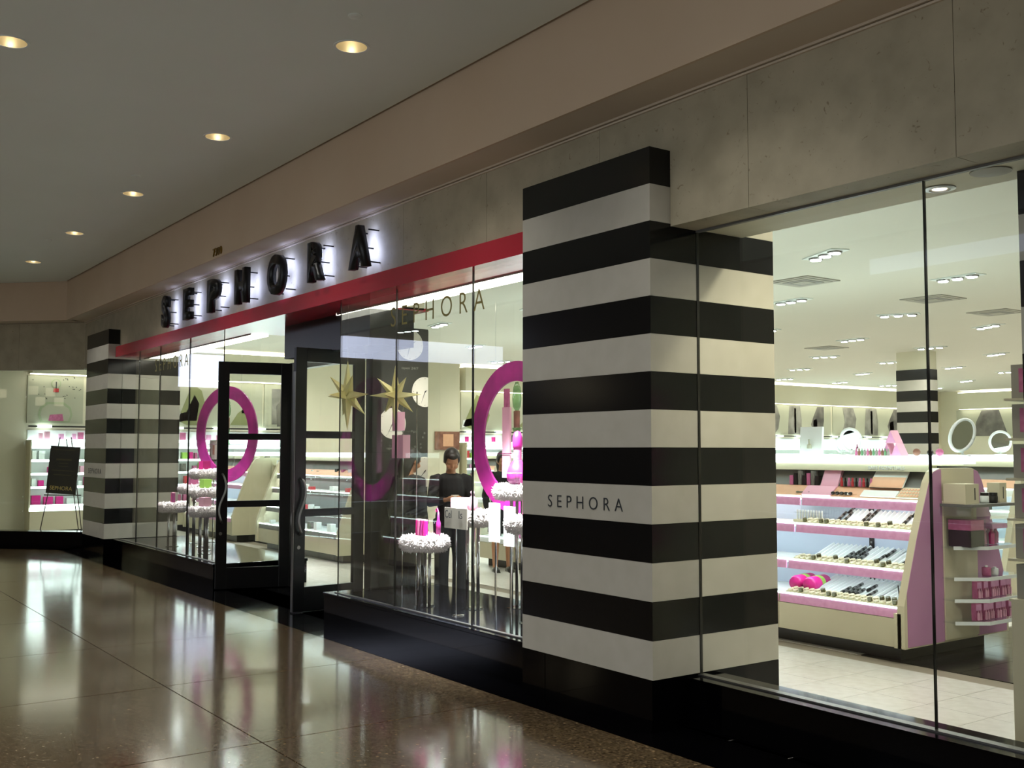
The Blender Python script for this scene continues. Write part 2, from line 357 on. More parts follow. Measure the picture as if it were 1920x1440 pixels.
# diagonal wall group (local x to the left, local y to the mall)
def dstruct(mb, name, mt):
    o = mb.build(name, mt); o.location = DO; o.rotation_euler = (0, 0, -PI*.75); o['kind'] = 'structure'; return o
dw = dstruct(MB().box(0, 2.3, -.2, -.015, 2.83, 3.6), 'wall_left', 'joint')
for k in range(2): MB().box(k*1.15+.0015-.0, (k+1)*1.15-.0015, -.015, 0, 2.82, 3.57).build('stone_panel', 'stone', dw)
dstruct(MB().box(.0, 2.3, -.2, .30, 3.575, 3.66), 'ceiling.003', 'soffit')
dstruct(MB().box(.13, 2.43, .30, .32, 3.573, 4.3), 'wall_bulkhead.001', 'bulk')
kk = dstruct(MB().box(-.5, 2.3, -.3, 0, 0, .25), 'baseboard_left', 'black')
# panes of the diagonal window
for k, (a, b) in enumerate(((-.05, 1.07), (1.075, 2.3))):
    dstruct(MB().box(a, b, -.11, -.098, .25, 2.82), 'window_%d' % (4+k), 'glass')
struct(MB().box(-24, -14.83, -1.8, -1.47, 0, 4.3).build('wall_return', 'stone')).name = 'wall_corner'
MB().prism([(-16.4, -1.45), (-14.95, -1.35), (-13.35, .2), (-13.2, .4), (-16.4, .4)], 'z', -.006, 0).build('floor_field', 'wtile', sf)
# mall beyond: skylight well, opposite wall, added fill glow
struct(MB().box(-24, 12, -16.3, -16, 0, 9).build('wall_opposite', 'farwall'))
struct(MB().box(12, 12.3, -16, 0, 0, 9).build('wall_near', 'farwall'))
struct(MB().box(-24, 12, -6.5, -6.3, 4.18, 9).build('wall_upper', 'farwall'))
struct(MB().box(-24.3, -24, -16, 3, 0, 9).build('wall_end', 'farwall'))
roof = MB()
for x0, x1 in ((-24, -19), (9, 12)): roof.box(x0, x1, -16, -6.4, 8.8, 9)
roof.box(-19, 9, -16, -13.8, 8.8, 9).box(-19, 9, -8, -6.4, 8.8, 9)
struct(roof.build('ceiling.004', 'farwall'))
rb = MB()
for i in range(19): rb.box(-19+i*1.55, -18.9+i*1.55, -13.8, -8, 8.6, 8.8)
rb.box(-19, 9, -11, -10.85, 8.5, 8.75)
tag(rb.build('skylight_frame', 'shade'), kind='structure').name = 'trim_5'
struct(MB().box(-10.4, 12, -16, -15.95, 5.6, 5.95).build('window_9', emat('daylit_glazing', 'cfdcff', 1.2)))
struct(MB().box(-4, 12, -16, -15.93, .3, 7.5).build('window_10', emat('mall_entrance_daylight', 'eef2f6', 1.3)))  # glowing sheet added out of view to brighten the mall
struct(MB().box(-24, -23.95, -15.5, -6.8, 4.3, 4.95).box(-24, -23.95, -6.1, -2.2, 3.25, 4.15).build('window_11', emat('end_glazing', 'dfe6ff', 3.2)))

# shop interior shell
struct(MB().box(-16.5, 5, .82, 29.2, 3.55, 3.7).build('ceiling.005', 'shopceil'))
struct(MB().box(-16.6, -16.4, -1.47, 29.2, 0, 3.7).build('wall_shop_left', 'cream'))
struct(MB().box(-16.6, 5, 29, 29.2, 0, 3.7).build('wall_back', 'cream'))
struct(MB().box(5, 5.2, .3, 29.2, 0, 3.7).build('wall_right', 'cream'))
struct(MB().prism([(-16.5, -1.47), (-15.0, -1.47), (-13.0, .45), (-13.0, .85), (-16.5, .85)], 'z', 3.3, 3.45).build('ceiling.006', 'shopceil'))
struct(MB().box(-1.3, 5, .372, .76, 2.835, 3.6).build('trim_6', 'cream'))
struct(MB().box(-13.2, -1.25, .5, .82, 2.9, 3.6).build('trim_7', 'cream'))
# lit cove behind the red soffit
struct(MB().box(-11.0, -7.2, .52, .74, 2.86, 2.9).box(-5.0, -1.22, .52, .74, 2.86, 2.9).build('light_cove', 'cove')).name = 'trim_8'
# left wall header panels with cove glow, back wall header
hd = struct(MB().box(-16.4, -16.1, -.03, 5.3, 2.93, 3.47).box(-16.4, -16.1, 9.3, 27.5, 2.93, 3.47).box(-15.6, -2, 28.7, 29, 2.93, 3.47).build('trim_9', 'cream'))
MB().box(-16.36, -16.16, -.03, 5.3, 3.47, 3.49).box(-16.36, -16.16, 9.3, 27.5, 3.47, 3.49).box(-15.6, -2, 28.75, 28.95, 3.47, 3.49).box(-16.3, -16.2, -.03, 5.3, 2.915, 2.93).box(-16.3, -16.2, 9.3, 27.5, 2.915, 2.93).box(-15.6, -2, 28.8, 28.9, 2.915, 2.93).build('cove_lamp', 'cove', hd)
struct(MB().box(-16.4, -16.2, 5.35, 9.2, 0, 3.55).build('trim_10', 'cream'))

# ================================================================== striped piers
H0 = .285; BH = .2133
def pier(name, x0, x1, y0, y1, label, top=3.27, H0=.285):
    t = thing(name, ((x0+x1)/2, (y0+y1)/2, 0), label, 'pillar')
    hx, hy = (x1-x0)/2, (y1-y0)/2
    base = MB()
    base.box(-hx+.004, hx-.004, -hy+.004, hy-.004, 0, H0).build('base', 'black', t)
    for s_ in ((-hx, -hx+.235), (-hx+.24, hx)): MB().box(s_[0]+.001, s_[1]-.001, -hy, -hy+.006, 0.001, H0-.001).build('base_slab', 'black', t)
    MB().box(hx-.006, hx, -hy, hy, .001, H0-.001).build('base_slab', 'black', t)
    MB().box(-hx+.003, hx-.003, -hy+.003, hy-.003, H0, top-.003).build('core', 'joint', t)
    n = int(round((top-H0)/BH))
    for k in range(n):
        MB().box(-hx, hx, -hy, hy, H0+k*BH+.0008, H0+(k+1)*BH-.0008).build('stone_band', 'white' if k % 2 == 0 else 'blackband', t)
    return t
p2 = pier('striped_pier', -1.21, 0, 0, 1.04, 'large black and white banded pier in the middle, between the two window bays')
p1 = pier('striped_pier', -12.39, -11.2, 0, 1.04, 'black and white banded pier at far left beside the corner window')
p3 = pier('striped_pier', 1.79, 3.0, .62, 1.7, 'black and white banded pillar cut by the right edge behind glass', top=3.4)
p4 = pier('striped_column', -8.55, -7.85, 14.9, 15.26, 'black and white striped column far inside the shop under the ceiling lights', top=3.18, H0=.195)
MB().box(-.34, .34, -.17, .17, 3.18, 3.55).build('column_head', 'cream', p4)
split_letters(text_obj('lettering', 'SEPHORA', 'inkdark', .075, .70, .0015, p2, (-.938+.605, -.5215, 1.197), offset=-.008, spacing=1.7), 'letter', p2)
split_letters(text_obj('lettering', 'SEPHORA', 'inkdark', .075, .70, .0015, p1, (-.938+.605, -.5215, 1.197), offset=-.008, spacing=1.7), 'letter', p1)

# ================================================================== red fascia, soffits
rf = struct(MB().box(-11.2, -1.21, .1, .175, 2.87, 3.02).build('trim_11', 'red'))
MB().box(-11.2, -1.21, .175, .5, 2.87, 2.9).build('red_soffit', 'red', rf)
MB().box(-7.12, -4.3, .5, 1.15, 2.872, 2.9).build('alcove_soffit', 'red', rf)
MB().box(-11.2, -7.15, .5, .512, 2.86, 2.9).box(-4.95, -1.21, .5, .512, 2.86, 2.9).build('soffit_edge', 'shade', rf)

# ================================================================== shopfront glazing
def pane(n, x0, x1, y0, y1, z0, z1, nm='window_%d'):
    o = struct(MB().box(x0, x1, y0, y1, z0, z1).build(nm % n, 'glass')); return o
# right bay: two panes, joint at x=1.47
rb_ = [(-.02, 1.468), (1.474, 3.0), (3.006, 4.5)]
for k, (a, b) in enumerate(rb_): pane(1, a, b, .37, .382, .272, 2.835).name = 'window_1' + ('' if k == 0 else '.%03d' % k)
ch = MB()
for x in (.001, 1.471, 3.003): ch.box(x-.002, x+.002, .366, .386, .272, 2.83)
ch.build('joint_strip', 'cap', bpy.data.objects['window_1'])
MB().box(-.01, 4.5, .364, .388, 2.818, 2.834).build('head_channel', 'shade', bpy.data.objects['window_1'])
sl = struct(MB().box(0, 4.5, .27, .50, 0, .262).build('trim_12', 'black'))
MB().box(0, 4.5, .265, .52, .262, .272).build('sill', 'black', sl)
MB().box(0, 4.5, .35, .40, .272, .28).build('channel', 'steel', sl)
# middle display bay
mp = [(-4.25, -3.235), (-3.229, -2.10), (-2.094, -1.205)]
for k, (a, b) in enumerate(mp): pane(2, a, b, .196, .206, .283, 2.99).name = 'window_2' + ('' if k == 0 else '.%03d' % k)
ch = MB()
for x in (-3.232, -2.097): ch.box(x-.002, x+.002, .192, .21, .283, 2.87)
ch.cyl((-4.25, .2, .283), (-4.25, .2, 2.87), .006, n=8)
ch.build('joint_strip', 'cap', bpy.data.objects['window_2'])
pane(2, -4.256, -4.246, .2, 1.25, .283, 2.87).name = 'window_2.003'
# left display bay
lp = [(-11.2, -10.36), (-10.354, -9.45), (-9.444, -8.3), (-8.294, -7.15)]
for k, (a, b) in enumerate(lp): pane(3, a, b, .196, .206, .283, 2.99).name = 'window_3' + ('' if k == 0 else '.%03d' % k)
pane(3, -7.156, -7.146, .2, 1.2, .283, 2.87).name = 'window_3.004'
ch = MB()
for x in (-10.357, -9.447, -8.297): ch.box(x-.002, x+.002, .192, .21, .283, 2.87)
ch.cyl((-7.15, .2, .283), (-7.15, .2, 2.87), .006, n=8)
ch.build('joint_strip', 'cap', bpy.data.objects['window_3'])
# display platforms
for n_, a, b, lab in (('display_platform', -4.39, -1.21, 'low black polished display platform in the middle window, beside the large pier'), ('display_platform', -11.2, -7.17, 'low black polished display platform in the far left window bay')):
    t = thing(n_, ((a+b)/2, .68, 0), lab, 'platform'); h = (b-a)/2
    MB().box(-h+.01, h-.01, -.55, .57, 0, .25).build('plinth', 'black', t)
    MB().box(-h, h, -.56, .58, .25, .28).build('top_slab', 'black', t, bevel=.004)
    MB().box(-h+.1, h-.01, -.495, -.46, .28, .287).build('glass_channel', 'steel', t)
# header box above the entry and door jambs
hb = struct(MB().box(-6.25, -4.32, .53, 1.0, 2.52, 2.872).build('door_frame_header', 'blackmetal')); hb.name = 'trim_13'
struct(MB().box(-7.06, -6.9, .94, 1.06, 0, 2.52).box(-5.2, -5.06, .96, 1.06, 0, 2.52).box(-7.06, -5.06, .95, 1.05, 2.47, 2.55).build('trim_14', 'blackmetal'))
# dark return wall behind the entry (carries the clock graphic)
rw = struct(MB().box(-5.19, -5.15, 1.04, 1.66, .0, 2.815).build('trim_15', 'panel'))
struct(MB().box(-6.25, -5.2, 1.0, 1.1, 2.55, 3.55).box(-5.2, -4.3, .75, 1.1, 2.88, 3.55).build('trim_16', 'cream'))

# ---------------------------------------------------------------- doors
def door(name, hinge, free, label):
    hx, hy = hinge; fx, fy = free; L = math.hypot(fx-hx, fy-hy); a = math.atan2(fy-hy, fx-hx)
    t = thing(name, (hx, hy, 0), label, 'door', 'glazed entry door leaves', a); t['kind'] = 'structure' if False else 'thing'
    del t['kind']
    th = .024
    MB().box(0, .12, -th, th, .012, 2.535).build('stile', 'blackmetal', t, bevel=.003)
    MB().box(L-.12, L, -th, th, .012, 2.535).build('stile', 'blackmetal', t, bevel=.003)
    for z0, z1, nm in ((.012, .24, 'bottom_rail'), (.91, .98, 'middle_rail'), (1.66, 1.73, 'middle_rail'), (2.40, 2.535, 'top_rail')):
        MB().box(.12, L-.12, -th, th, z0, z1).build(nm, 'blackmetal', t)
    for z0, z1 in ((.24, .91), (.98, 1.66), (1.73, 2.40)): MB().box(.115, L-.115, -.004, .004, z0, z1).build('pane', 'glassd', t)
    for s in (-1, 1):
        pts = []
        for k in range(25):
            u = k/24; z = .74+.54*u; pts.append((L-.06+.035*math.sin(2*PI*u)*1.0, s*(.07 if 0 < k < 24 else .02), z))
        MB().tube(pts, .011, 8).build('handle', 'steel', t, smooth=True)
    MB().cyl((L-.05, -.03, .62), (L-.05, .03, .62), .018).build('lock', 'steel', t)
    return t
door('entry_door', (-6.93, .92), (-7.13, .13), 'black framed glass door leaf standing open at the left of the entrance')
d2 = door('entry_door', (-5.17, .92), (-5.085, .135), 'black framed glass door leaf standing open at the right of the entrance')
L2 = math.hypot(.085, .785)
MB().box(L2, L2+.005, -.02, .02, .012, 2.3).build('edge_strip', 'steel', d2, label='thin metal edge strip')

# ================================================================== sign letters
sign = [('S', -8.823, -8.426), ('E', -8.01, -7.598), ('P', -7.189, -6.706), ('H', -6.36, -5.901), ('O', -5.485, -4.97), ('R', -4.552, -4.152), ('A', -3.727, -3.297)]
nth = {'S': 'first', 'E': 'second', 'P': 'third', 'H': 'fourth', 'O': 'fifth', 'R': 'sixth', 'A': 'last'}
for c, a, b in sign:
    wd = (b-a)-.06*(4.3-a)/4.05
    z0 = 3.076 if c not in 'SO' else 3.055
    hgt = .365 if c not in 'SO' else .40
    t = thing('sign_letter', (a, .16, z0), 'black letter %s with white halo glow, %s of the large sign' % (c, nth[c]), 'sign letter', 'backlit letters over the entrance')
    text_obj('letter_body', c, 'letter', hgt, wd, .06, t, (0, -.10, 0), offset=.045)
    # luminous back of the letter, facing the stone
    g = text_obj('halo_light', c, 'halo', hgt*.9, wd*.88, .003, t, (wd*.06, -.0965, hgt*.05), offset=.012)
    for px_, pz in ((.12, .1), (.88, .12), (.15, .9), (.8, .88), (.5, .5)): MB().cyl((wd*px_, -.10, hgt*pz), (wd*px_, 0, hgt*pz), .007, n=6).build('standoff_pin', 'letter', t)
text_thing('7300', 'gold', .085, .26, .012, (-6.555, -.16, 3.595), 'small gold number 7300 on the bulkhead above the sign', 'number', 'street_number', offset=.01)
text_thing('SEPHORA', 'goldvinyl', .16, 1.38, .001, (-3.32, .194, 2.565), 'thin olive lettering on the middle window below the red fascia', 'lettering', 'window_lettering', offset=-.008, spacing=1.7)
text_thing('SEPHORA', 'goldvinyl', .16, 1.3, .001, (-9.65, .194, 2.57), 'thin olive lettering on the far left window beside the banded pier', 'lettering', 'window_lettering', offset=-.008, spacing=1.7)

# ================================================================== mall downlights
DLs = [(-1.76, -.985), (-4.21, -.985), (-6.65, -.985), (-9.09, -.985), (-11.51, -.97), (.69, -.985), (3.14, -.985), (-2.98, -2.81), (-5.43, -2.81), (-.53, -2.81), (1.92, -2.81), (-7.9, -2.81), (-10.3, -2.81), (-12.75, -2.81), (4.4, -2.81)] + [(6.85-k*2.43, -4.64) for k in range(9)]  # lamps beyond the view added for even light on the floor
hole = MB()
for x, y in DLs: hole.cyl((x, y, 4.1), (x, y, 4.4), .105, n=28)
ho = hole.build('hole_cutter', 'dark')
bo = mc.modifiers.new('holes', 'BOOLEAN'); bo.operation = 'DIFFERENCE'; bo.object = ho; bo.solver = 'EXACT'
bpy.context.view_layer.update()
me = bpy.data.meshes.new_from_object(mc.evaluated_get(bpy.context.evaluated_depsgraph_get()))
mc.modifiers.clear(); mc.data = me; bpy.data.objects.remove(ho)
dl_names = ['nearest in its row beside the bulkhead', 'second nearest in its row', 'third along the row above the sign', 'fourth along the row above the sign', 'farthest in the row, near the corner', None, None, 'cut by the left edge of the picture']
proto_dl = None
for k, (x, y) in enumerate(DLs):
    if k in (5, 6) or k > 7: 
        pass
    if proto_dl is None:
        t = thing('downlight', (x, y, 4.18), None, 'ceiling light', 'downlights in the mall ceiling')
        MB().lathe([(.104, .002), (.118, -.001), (.117, -.006), (.101, -.004), (.104, .002)], n=28, cap=False).build('trim_ring', 'white_p', t)
        n = 28; prof = [(.102, -.002), (.1, .05), (.088, .12), (.07, .16)]
        v = [(r*math.cos(2*PI*i/n), r*math.sin(2*PI*i/n), z) for r, z in prof for i in range(n)]
        f = [(q*n+i, q*n+(i+1) % n, (q+1)*n+(i+1) % n, (q+1)*n+i) for q in range(3) for i in range(n)]
        MB().add(v, f+[tuple(range(3*n, 4*n))]).build('reflector', 'reflector', t, smooth=True)
        MB().cyl((0, 0, .155), (0, 0, .07), .03, .036, 16).build('bulb', 'dimbulb', t)
        proto_dl = t
    else: t = dup(proto_dl, (x, y, 4.18))
    if k < 5 or k == 7: t['label'] = 'round recessed downlight in the mall ceiling, ' + dl_names[k]
    else: t['label'] = 'round recessed downlight in the mall ceiling, outside the picture'
    if k < 5 or k == 7: lamp('POINT', (x, y, 4.215), .22, (1, .9, .7), .012, name='reflector_glow')
    lamp('SPOT', (x, y, 4.2), P_MALL, (1, .96, .90), .05, 1.9, name='downlight_lamp')
for k, (x, y) in enumerate(((-1.31, -1.19), (-5.9, -1.17), (-9.72, -1.15))):
    o = MB().lathe([(.045, 0), (.045, -.006), (.03, -.012), (.001, -.014)], n=20).build('sprinkler_cover', 'mallceil', None, (x, y, 4.18))
    tag(o, 'small round sprinkler cover in the mall ceiling, ' + ['nearest one', 'middle one', 'farthest one'][k], 'sprinkler')

# ================================================================== shop ceiling: lamp clusters
def cluster_proto():
    t = thing('ceiling_spotlight', (0, 0, 3.55), None, 'ceiling light', 'three-lamp fittings in the shop ceiling')
    MB().box(-.30, .30, -.10, .10, -.012, 0).build('frame', 'white_p', t)
    for k in (-1, 0, 1):
        h = MB().cyl((k*.19, 0, -.012), (k*.19, 0, -.03), .075, .07, 18).build('lamp_ring', 'steel', t)
        MB().cyl((k*.19, 0, -.031), (k*.19, 0, -.036), .055, n=16).build('lamp', 'bulb', h)
    return t
cp = None
ORD = ['first', 'second', 'third', 'fourth', 'fifth', 'sixth', 'seventh', 'eighth', 'ninth', 'tenth', 'eleventh', 'twelfth', 'thirteenth', 'fourteenth', 'fifteenth', 'sixteenth', 'seventeenth', 'eighteenth', 'nineteenth']
gx = [-2.45, -4.85, -7.42, -9.9, -12.45, -15.0]; gy = [2.35, 4.74, 7.13, 9.53, 11.94, 14.36, 16.7, 19.2, 21.65, 24.0, 26.4]
cols = ['nearest the window', 'second', 'third', 'fourth', 'fifth', 'farthest left']
skip = {(-2.45, 2.35), (-4.85, 2.35)}
for i, x in enumerate([2.4, 0] + gx):
    for j, y in enumerate(gy):
        if x > -1 and y > 15: continue
        if (x, y) in skip or (x > -14 and y > 24.5) or (x == -2.45 and y > 20): continue
        t = cp if cp is None else None
        if cp is None: cp = cluster_proto(); t = cp; t.location = (x, y, 3.55); t.rotation_euler = (0, 0, .25)
        else: t = dup(cp, (x, y, 3.55), random.uniform(-.5, .5))
        t['label'] = 'three-lamp ceiling fitting in the %s row back, %s column from the right' % (ORD[j], ORD[i])
        if True:
            lamp('SPOT', (x, y, 3.49), P_SPOT*(1.3 if y > 12 else 1), (1, .97, .9), .08, 2.6, name='spot_lamp')
for k, (x, y) in enumerate(((-3.7, 5.95), (-8.7, 12.87), (-3.63, 8.5), (-3.86, 10.46))):
    t = thing('ceiling_diffuser', (x, y, 3.55), 'square grey air diffuser in the shop ceiling, ' + ['nearest one', 'farthest one by the striped column', 'second nearest one', 'third nearest one'][k], 'air vent')
    MB().box(-.3, .3, -.3, .3, -.012, 0).build('frame', 'vent', t)
    for q in range(3): MB().box(-.24+q*.07, .24-q*.07, -.24+q*.07, .24-q*.07, -.018-q*.004, -.012-q*.004).build('vane', 'shade' if q % 2 else 'vent', t)
# can light and grille in the soffit of the right window
t = thing('soffit_light', (1.40, .62, 2.835), 'small round recessed light in the soffit behind the right window', 'ceiling light')
MB().lathe([(.075, 0), (.075, -.006), (.05, -.01), (.048, 0)], n=24, cap=False).build('trim_ring', 'steel', t); MB().cyl((0, 0, -.002), (0, 0, -.006), .035, n=16).build('bulb', emat('soft_bulb', 'fff4dc', 3), t)
lamp('SPOT', (1.40, .62, 2.80), 8, (1, .9, .72), .04, 2.4)
t = thing('ceiling_speaker', (1.72, .52, 2.835), 'flat grey round speaker grille beside the small soffit light', 'speaker')
MB().lathe([(.09, 0), (.09, -.006), (.001, -.012)], n=24).build('grille', 'vent', t)
# added fill lamps, then display window spot lamps
o_ = lamp('SPOT', (-4.25, 1.42, 2.80), 60, (1, .96, .88), .04, 1.7, (0, .45, 0))  # lamp added to brighten the clock panel
for y_ in (1.3, .9): lamp('SPOT', (1.3, y_, 3.49 if y_ > 1 else 2.82), 95 if y_ > 1 else 50, (1, .93, .70), .06, 1.6, (0, .75, 0))  # warm lamps added to light the big pier's side face
for x, y, p in ((-2.65, .34, 1700), (-2.05, .34, 1300), (-3.2, .34, 110), (-8.4, .34, 260), (-9.5, .34, 320), (-.6, 2.0, 30), (1.0, 2.0, 30)):
    z = 2.84 if y < 1 else 3.5
    lamp('SPOT', (x, y, z), p, (.96, .98, 1), .05, 1.1, (.2, 0, 0) if y < 1 else None)

# ================================================================== left wall: pictures, shelving
def xz_poly(pts, x0, x1): return MB().prism(pts, 'x', x0, x1)
def wallpic(y0, y1, label, kind, xw=-16.4):
    t = thing('wall_picture', (xw, (y0+y1)/2, 2.0), label, 'picture'); h = (y1-y0)/2
    MB().box(0, .03, -h, h, .03, .9).build('print', 'photo', t)
    def P(pts, mt, nm='figure'): return MB().prism([(y*h, .03+.87*z) for y, z in pts], 'x', .03, .034).build(nm, mt, t)
    if kind == 'torso':
        for k, c in enumerate((-.6, .0, .6)):
            q = random.choice([0, 1, 2]); w_ = .19
            if k == 0: P([(c-w_, 0), (c-.1, .45), (c-.15, .98), (c+.12, .98), (c+.2, .6), (c+.16, .2), (c+.05, 0)], 'greyl')
            elif k == 1: P([(c-w_, 0), (c-.17, .5), (c-.14, .98), (c+.14, .98), (c+.18, .5), (c+.17, 0)], 'greyl'); P([(c-.02, .05), (c-.02, .9), (c+.03, .9), (c+.03, .05)], 'grey', 'shadow')
            else: P([(c-.08, 0), (c-.16, .35), (c-.1, .6), (c+.02, .98), (c+.2, .98), (c+.2, .5), (c+.15, 0)], 'grey'); P([(c-.1, .1), (c-.1, .5), (c+.0, .55), (c+.02, .2)], 'greyl', 'hand')
    elif kind == 'leaf':
        P([(-.9, .1), (-.3, .95), (.1, .8), (.3, .4), (.1, 0), (-.5, 0)], 'olive'); P([(-.7, .1), (-.2, .7), (0, .5), (-.1, .1)], 'grey')
        P([(-.95, .05), (-.6, .1), (-.55, .3), (-.9, .25)], 'white_p')
    elif kind == 'bottle':
        P([(-.52, .02), (-.62, .18), (-.55, .34), (-.3, .45), (.3, .45), (.55, .34), (.62, .18), (.52, .02)], 'palegreen', 'bottle')
        P([(-.46, .05), (-.54, .18), (-.48, .31), (-.26, .40), (.26, .40), (.48, .31), (.54, .18), (.46, .05)], 'photo', 'bottle').location.x = .003
        P([(-.25, .05), (-.2, .18), (.25, .2), (.3, .05)], 'rose', 'liquid').location.x = .005
        P([(-.1, .66), (-.08, .74), (.1, .74), (.1, .66)], 'redp', 'collar').location.x = .005
        P([(.18*math.cos(a), .84+.1*math.sin(a)) for a in [2*PI*i/16 for i in range(16)]], 'palegreen', 'stopper').location.x = .004
        P([(.14*math.cos(a), .84+.08*math.sin(a)) for a in [2*PI*i/16 for i in range(16)]], 'photo', 'stopper').location.x = .006
        P([(-.015, .74), (-.02, .88), (.02, .88), (.015, .74)], 'inkdark', 'stem').location.x = .007
        rr = random.Random(3)
        for k in range(34):
            yy, zz = rr.uniform(-.85, .9), rr.uniform(.5, .99)
            if abs(yy) < .25: continue
            P([(yy-.02, zz), (yy, zz+.012), (yy+.025, zz-.005), (yy, zz-.01)], 'inkdark', 'petal')
    elif kind == 'green':
        P([(-.6, .05), (-.6, .9), (.7, .9), (.7, .05)], 'greyl'); P([(-.3, 0), (-.35, .5), (-.1, .62), (-.1, .75), (.2, .75), (.2, .6), (.4, .5), (.4, 0)], 'grey', 'bottle').location.x = .004
        P([(-.05, .1), (-.05, .6), (.15, .6), (.15, .1)], 'brown', 'stem').location.x = .007
    elif kind == 'white':
        P([(-.7, .02), (-.3, .3), (0, .4), (.4, .3), (.8, .02)], 'olive'); P([(-.1, .3), (-.08, .7), (.25, .7), (.25, .3)], 'photo')
    return t
wallpic(-.05, .92, 'wall picture of a green perfume bottle with scattered petals, seen in the corner window', 'bottle')
wallpic(2.65, 3.6, 'wall picture of a large olive leaf above the lit shelves in the left bay', 'leaf')
wallpic(3.65, 4.45, 'pale wall picture behind the left open door', 'white')
wallpic(4.5, 5.3, 'wall picture of a dark bottle seen through the left open door', 'green')
wallpic(9.35, 10.6, 'wall picture of a dark leaf right of the plain wall in the middle window', 'leaf')
wallpic(10.7, 12.2, 'wall picture hidden behind the ring, middle window', 'white')
wallpic(19.6, 23.0, 'wide grey photo of bare torsos on the far left wall, seen right of the pier', 'torso')
wallpic(23.1, 27.0, 'second grey photo of bare torsos on the far wall, next to the striped column', 'torso')
# back wall picture
t = thing('wall_picture', (-14.6, 29, 2.0), 'grey photo of a back on the rear wall right of the striped column', 'picture')
MB().box(-1.2, 1.8, -.03, 0, .03, .9).build('print', 'photo', t)
MB().prism([(-.55, .03), (-.5, .5), (-.3, .88), (.3, .88), (.45, .45), (.6, .03)], 'y', -.034, -.03).build('figure', 'grey', t)
# rail with small spot boxes above shelving
def wall_shelving(y0, y1, label, seed, levels=(.55, .88, 1.12, 1.36, 1.6), dens=1.0):
    R_ = random.Random(seed); h = (y1-y0)/2; yc = (y0+y1)/2
    t = thing('wall_shelving', (-16.4, yc, 0), label, 'shelf unit')
    MB().box(.0, .32, -h, h, 0, .1).build('kick', 'cap', t)
    MB().box(0, .42, -h, h, .1, .44).build('base_panel', 'creamlam', t)
    MB().box(0, .02, -h, h, .44, 1.9).build('back_panel', 'shelflight' if False else 'white_p', t)
    for s in (-1, 1): MB().box(0, .36, s*h-.012, s*h+.012, .44, 1.72).build('side_panel', 'creamlam', t)
    for z in levels:
        b = MB().box(.02, .36-.06*(z-.44), -h+.02, h-.02, z-.018, z).build('shelf', 'white_p', t)
        MB().box(.36-.06*(z-.44), .37-.06*(z-.44), -h+.02, h-.02, z-.035, z+.003).build('lit_edge', 'shelflight', b)
    MB().box(0, .3, -h, h, 1.68, 1.735).build('light_box', 'canopy', t)
    MB().box(0, .42, -h, h, .44, .5).build('light_lip', 'canopy', t)
    r = MB().box(.05, .12, -h, h, 1.955, 1.985).build('black_rail', 'cap', t)
    k = -h+.15
    while k < h-.3:
        MB().box(.04, .14, k, k+.24, 1.95, 1.995).build('rail_lamp', 'canopy', r); k += .85
    return t
ws = [(-.03, 1.05, 'lit cosmetics wall shelving behind the easel in the corner window', 1), (2.4, 5.3, 'lit wall shelving of pink boxes seen through the left bay', 2), (9.3, 12.5, 'lit wall shelving with blue and red boxes left of the ring, middle window', 3), (19.4, 27.3, 'lit wall shelving along the far wall left of the striped column', 4)]
for a, b, l, sd in ws: wall_shelving(a, b, l, sd)
pal = ['rose', 'hot', 'palepink', 'white_p', 'cap', 'redp', 'pink', 'bluep', 'acid', 'white_p', 'grey']
bxp = {c: MB().box(-.5, .5, -.5, .5, 0, 1).mesh('carton', c) for c in pal}
def carton(x, y, z, sx, sy, sz, c, label, grp, rz=0):
    o = bpy.data.objects.new('carton', bxp[c]); COL.objects.link(o); o.location = (x, y, z); o.scale = (sx, sy, sz); o.rotation_euler = (0, 0, rz)
    return tag(o, label, 'box', grp)
R_ = random.Random(11)
SN = {.552: 'lowest shelf', .882: 'second shelf', 1.122: 'third shelf', 1.362: 'fourth shelf', 1.735: 'top ledge', .40: 'lowest', .66: 'second', .95: 'third', 1.17: 'top'}
for (a, b, l, sd) in ws[:3]:
    where = ['in the corner window', 'behind the left bay', 'left of the ring, middle window'][sd-1]
    yr = [(.02, .95), (2.6, 5.2), (9.4, 11.6)][sd-1]
    for z in (.50 if False else .552, .882, 1.122, 1.362, 1.735):
        y = yr[0]
        while y < yr[1]:
            wd = R_.uniform(.05, .12) if z > .6 else R_.uniform(.12, .25)
            if z < .6 and sd == 1: c = 'hot' if y < .45 else R_.choice(['white_p', 'bluep'])
            else: c = R_.choice(['rose', 'palepink', 'white_p', 'pink'] if sd < 3 and z > 1.7 else pal)
            if R_.random() < .68:
                carton(-16.4+.17, y+wd/2, z+.001, .1, wd*.85, R_.uniform(.09, .17), c, '%s carton on the %s %s' % ({'rose': 'rose', 'hot': 'hot pink', 'palepink': 'pale pink', 'white_p': 'white', 'cap': 'black', 'redp': 'red', 'pink': 'pink', 'bluep': 'blue', 'acid': 'lime', 'grey': 'grey'}[c], SN[z], where), '%s cartons on the %s %s' % (c.replace('_p', ''), SN[z], where))
            y += wd+.03
# plain wall items
t = thing('framed_photo', (-16.19, 8.85, 1.55), 'brown photo of a face standing by the plain cream wall, middle window', 'picture')
MB().box(0, .03, -.33, .33, 0, .42).build('frame', 'brown', t); MB().box(.03, .034, -.12, .16, .08, .36).build('face', 'peach', t)

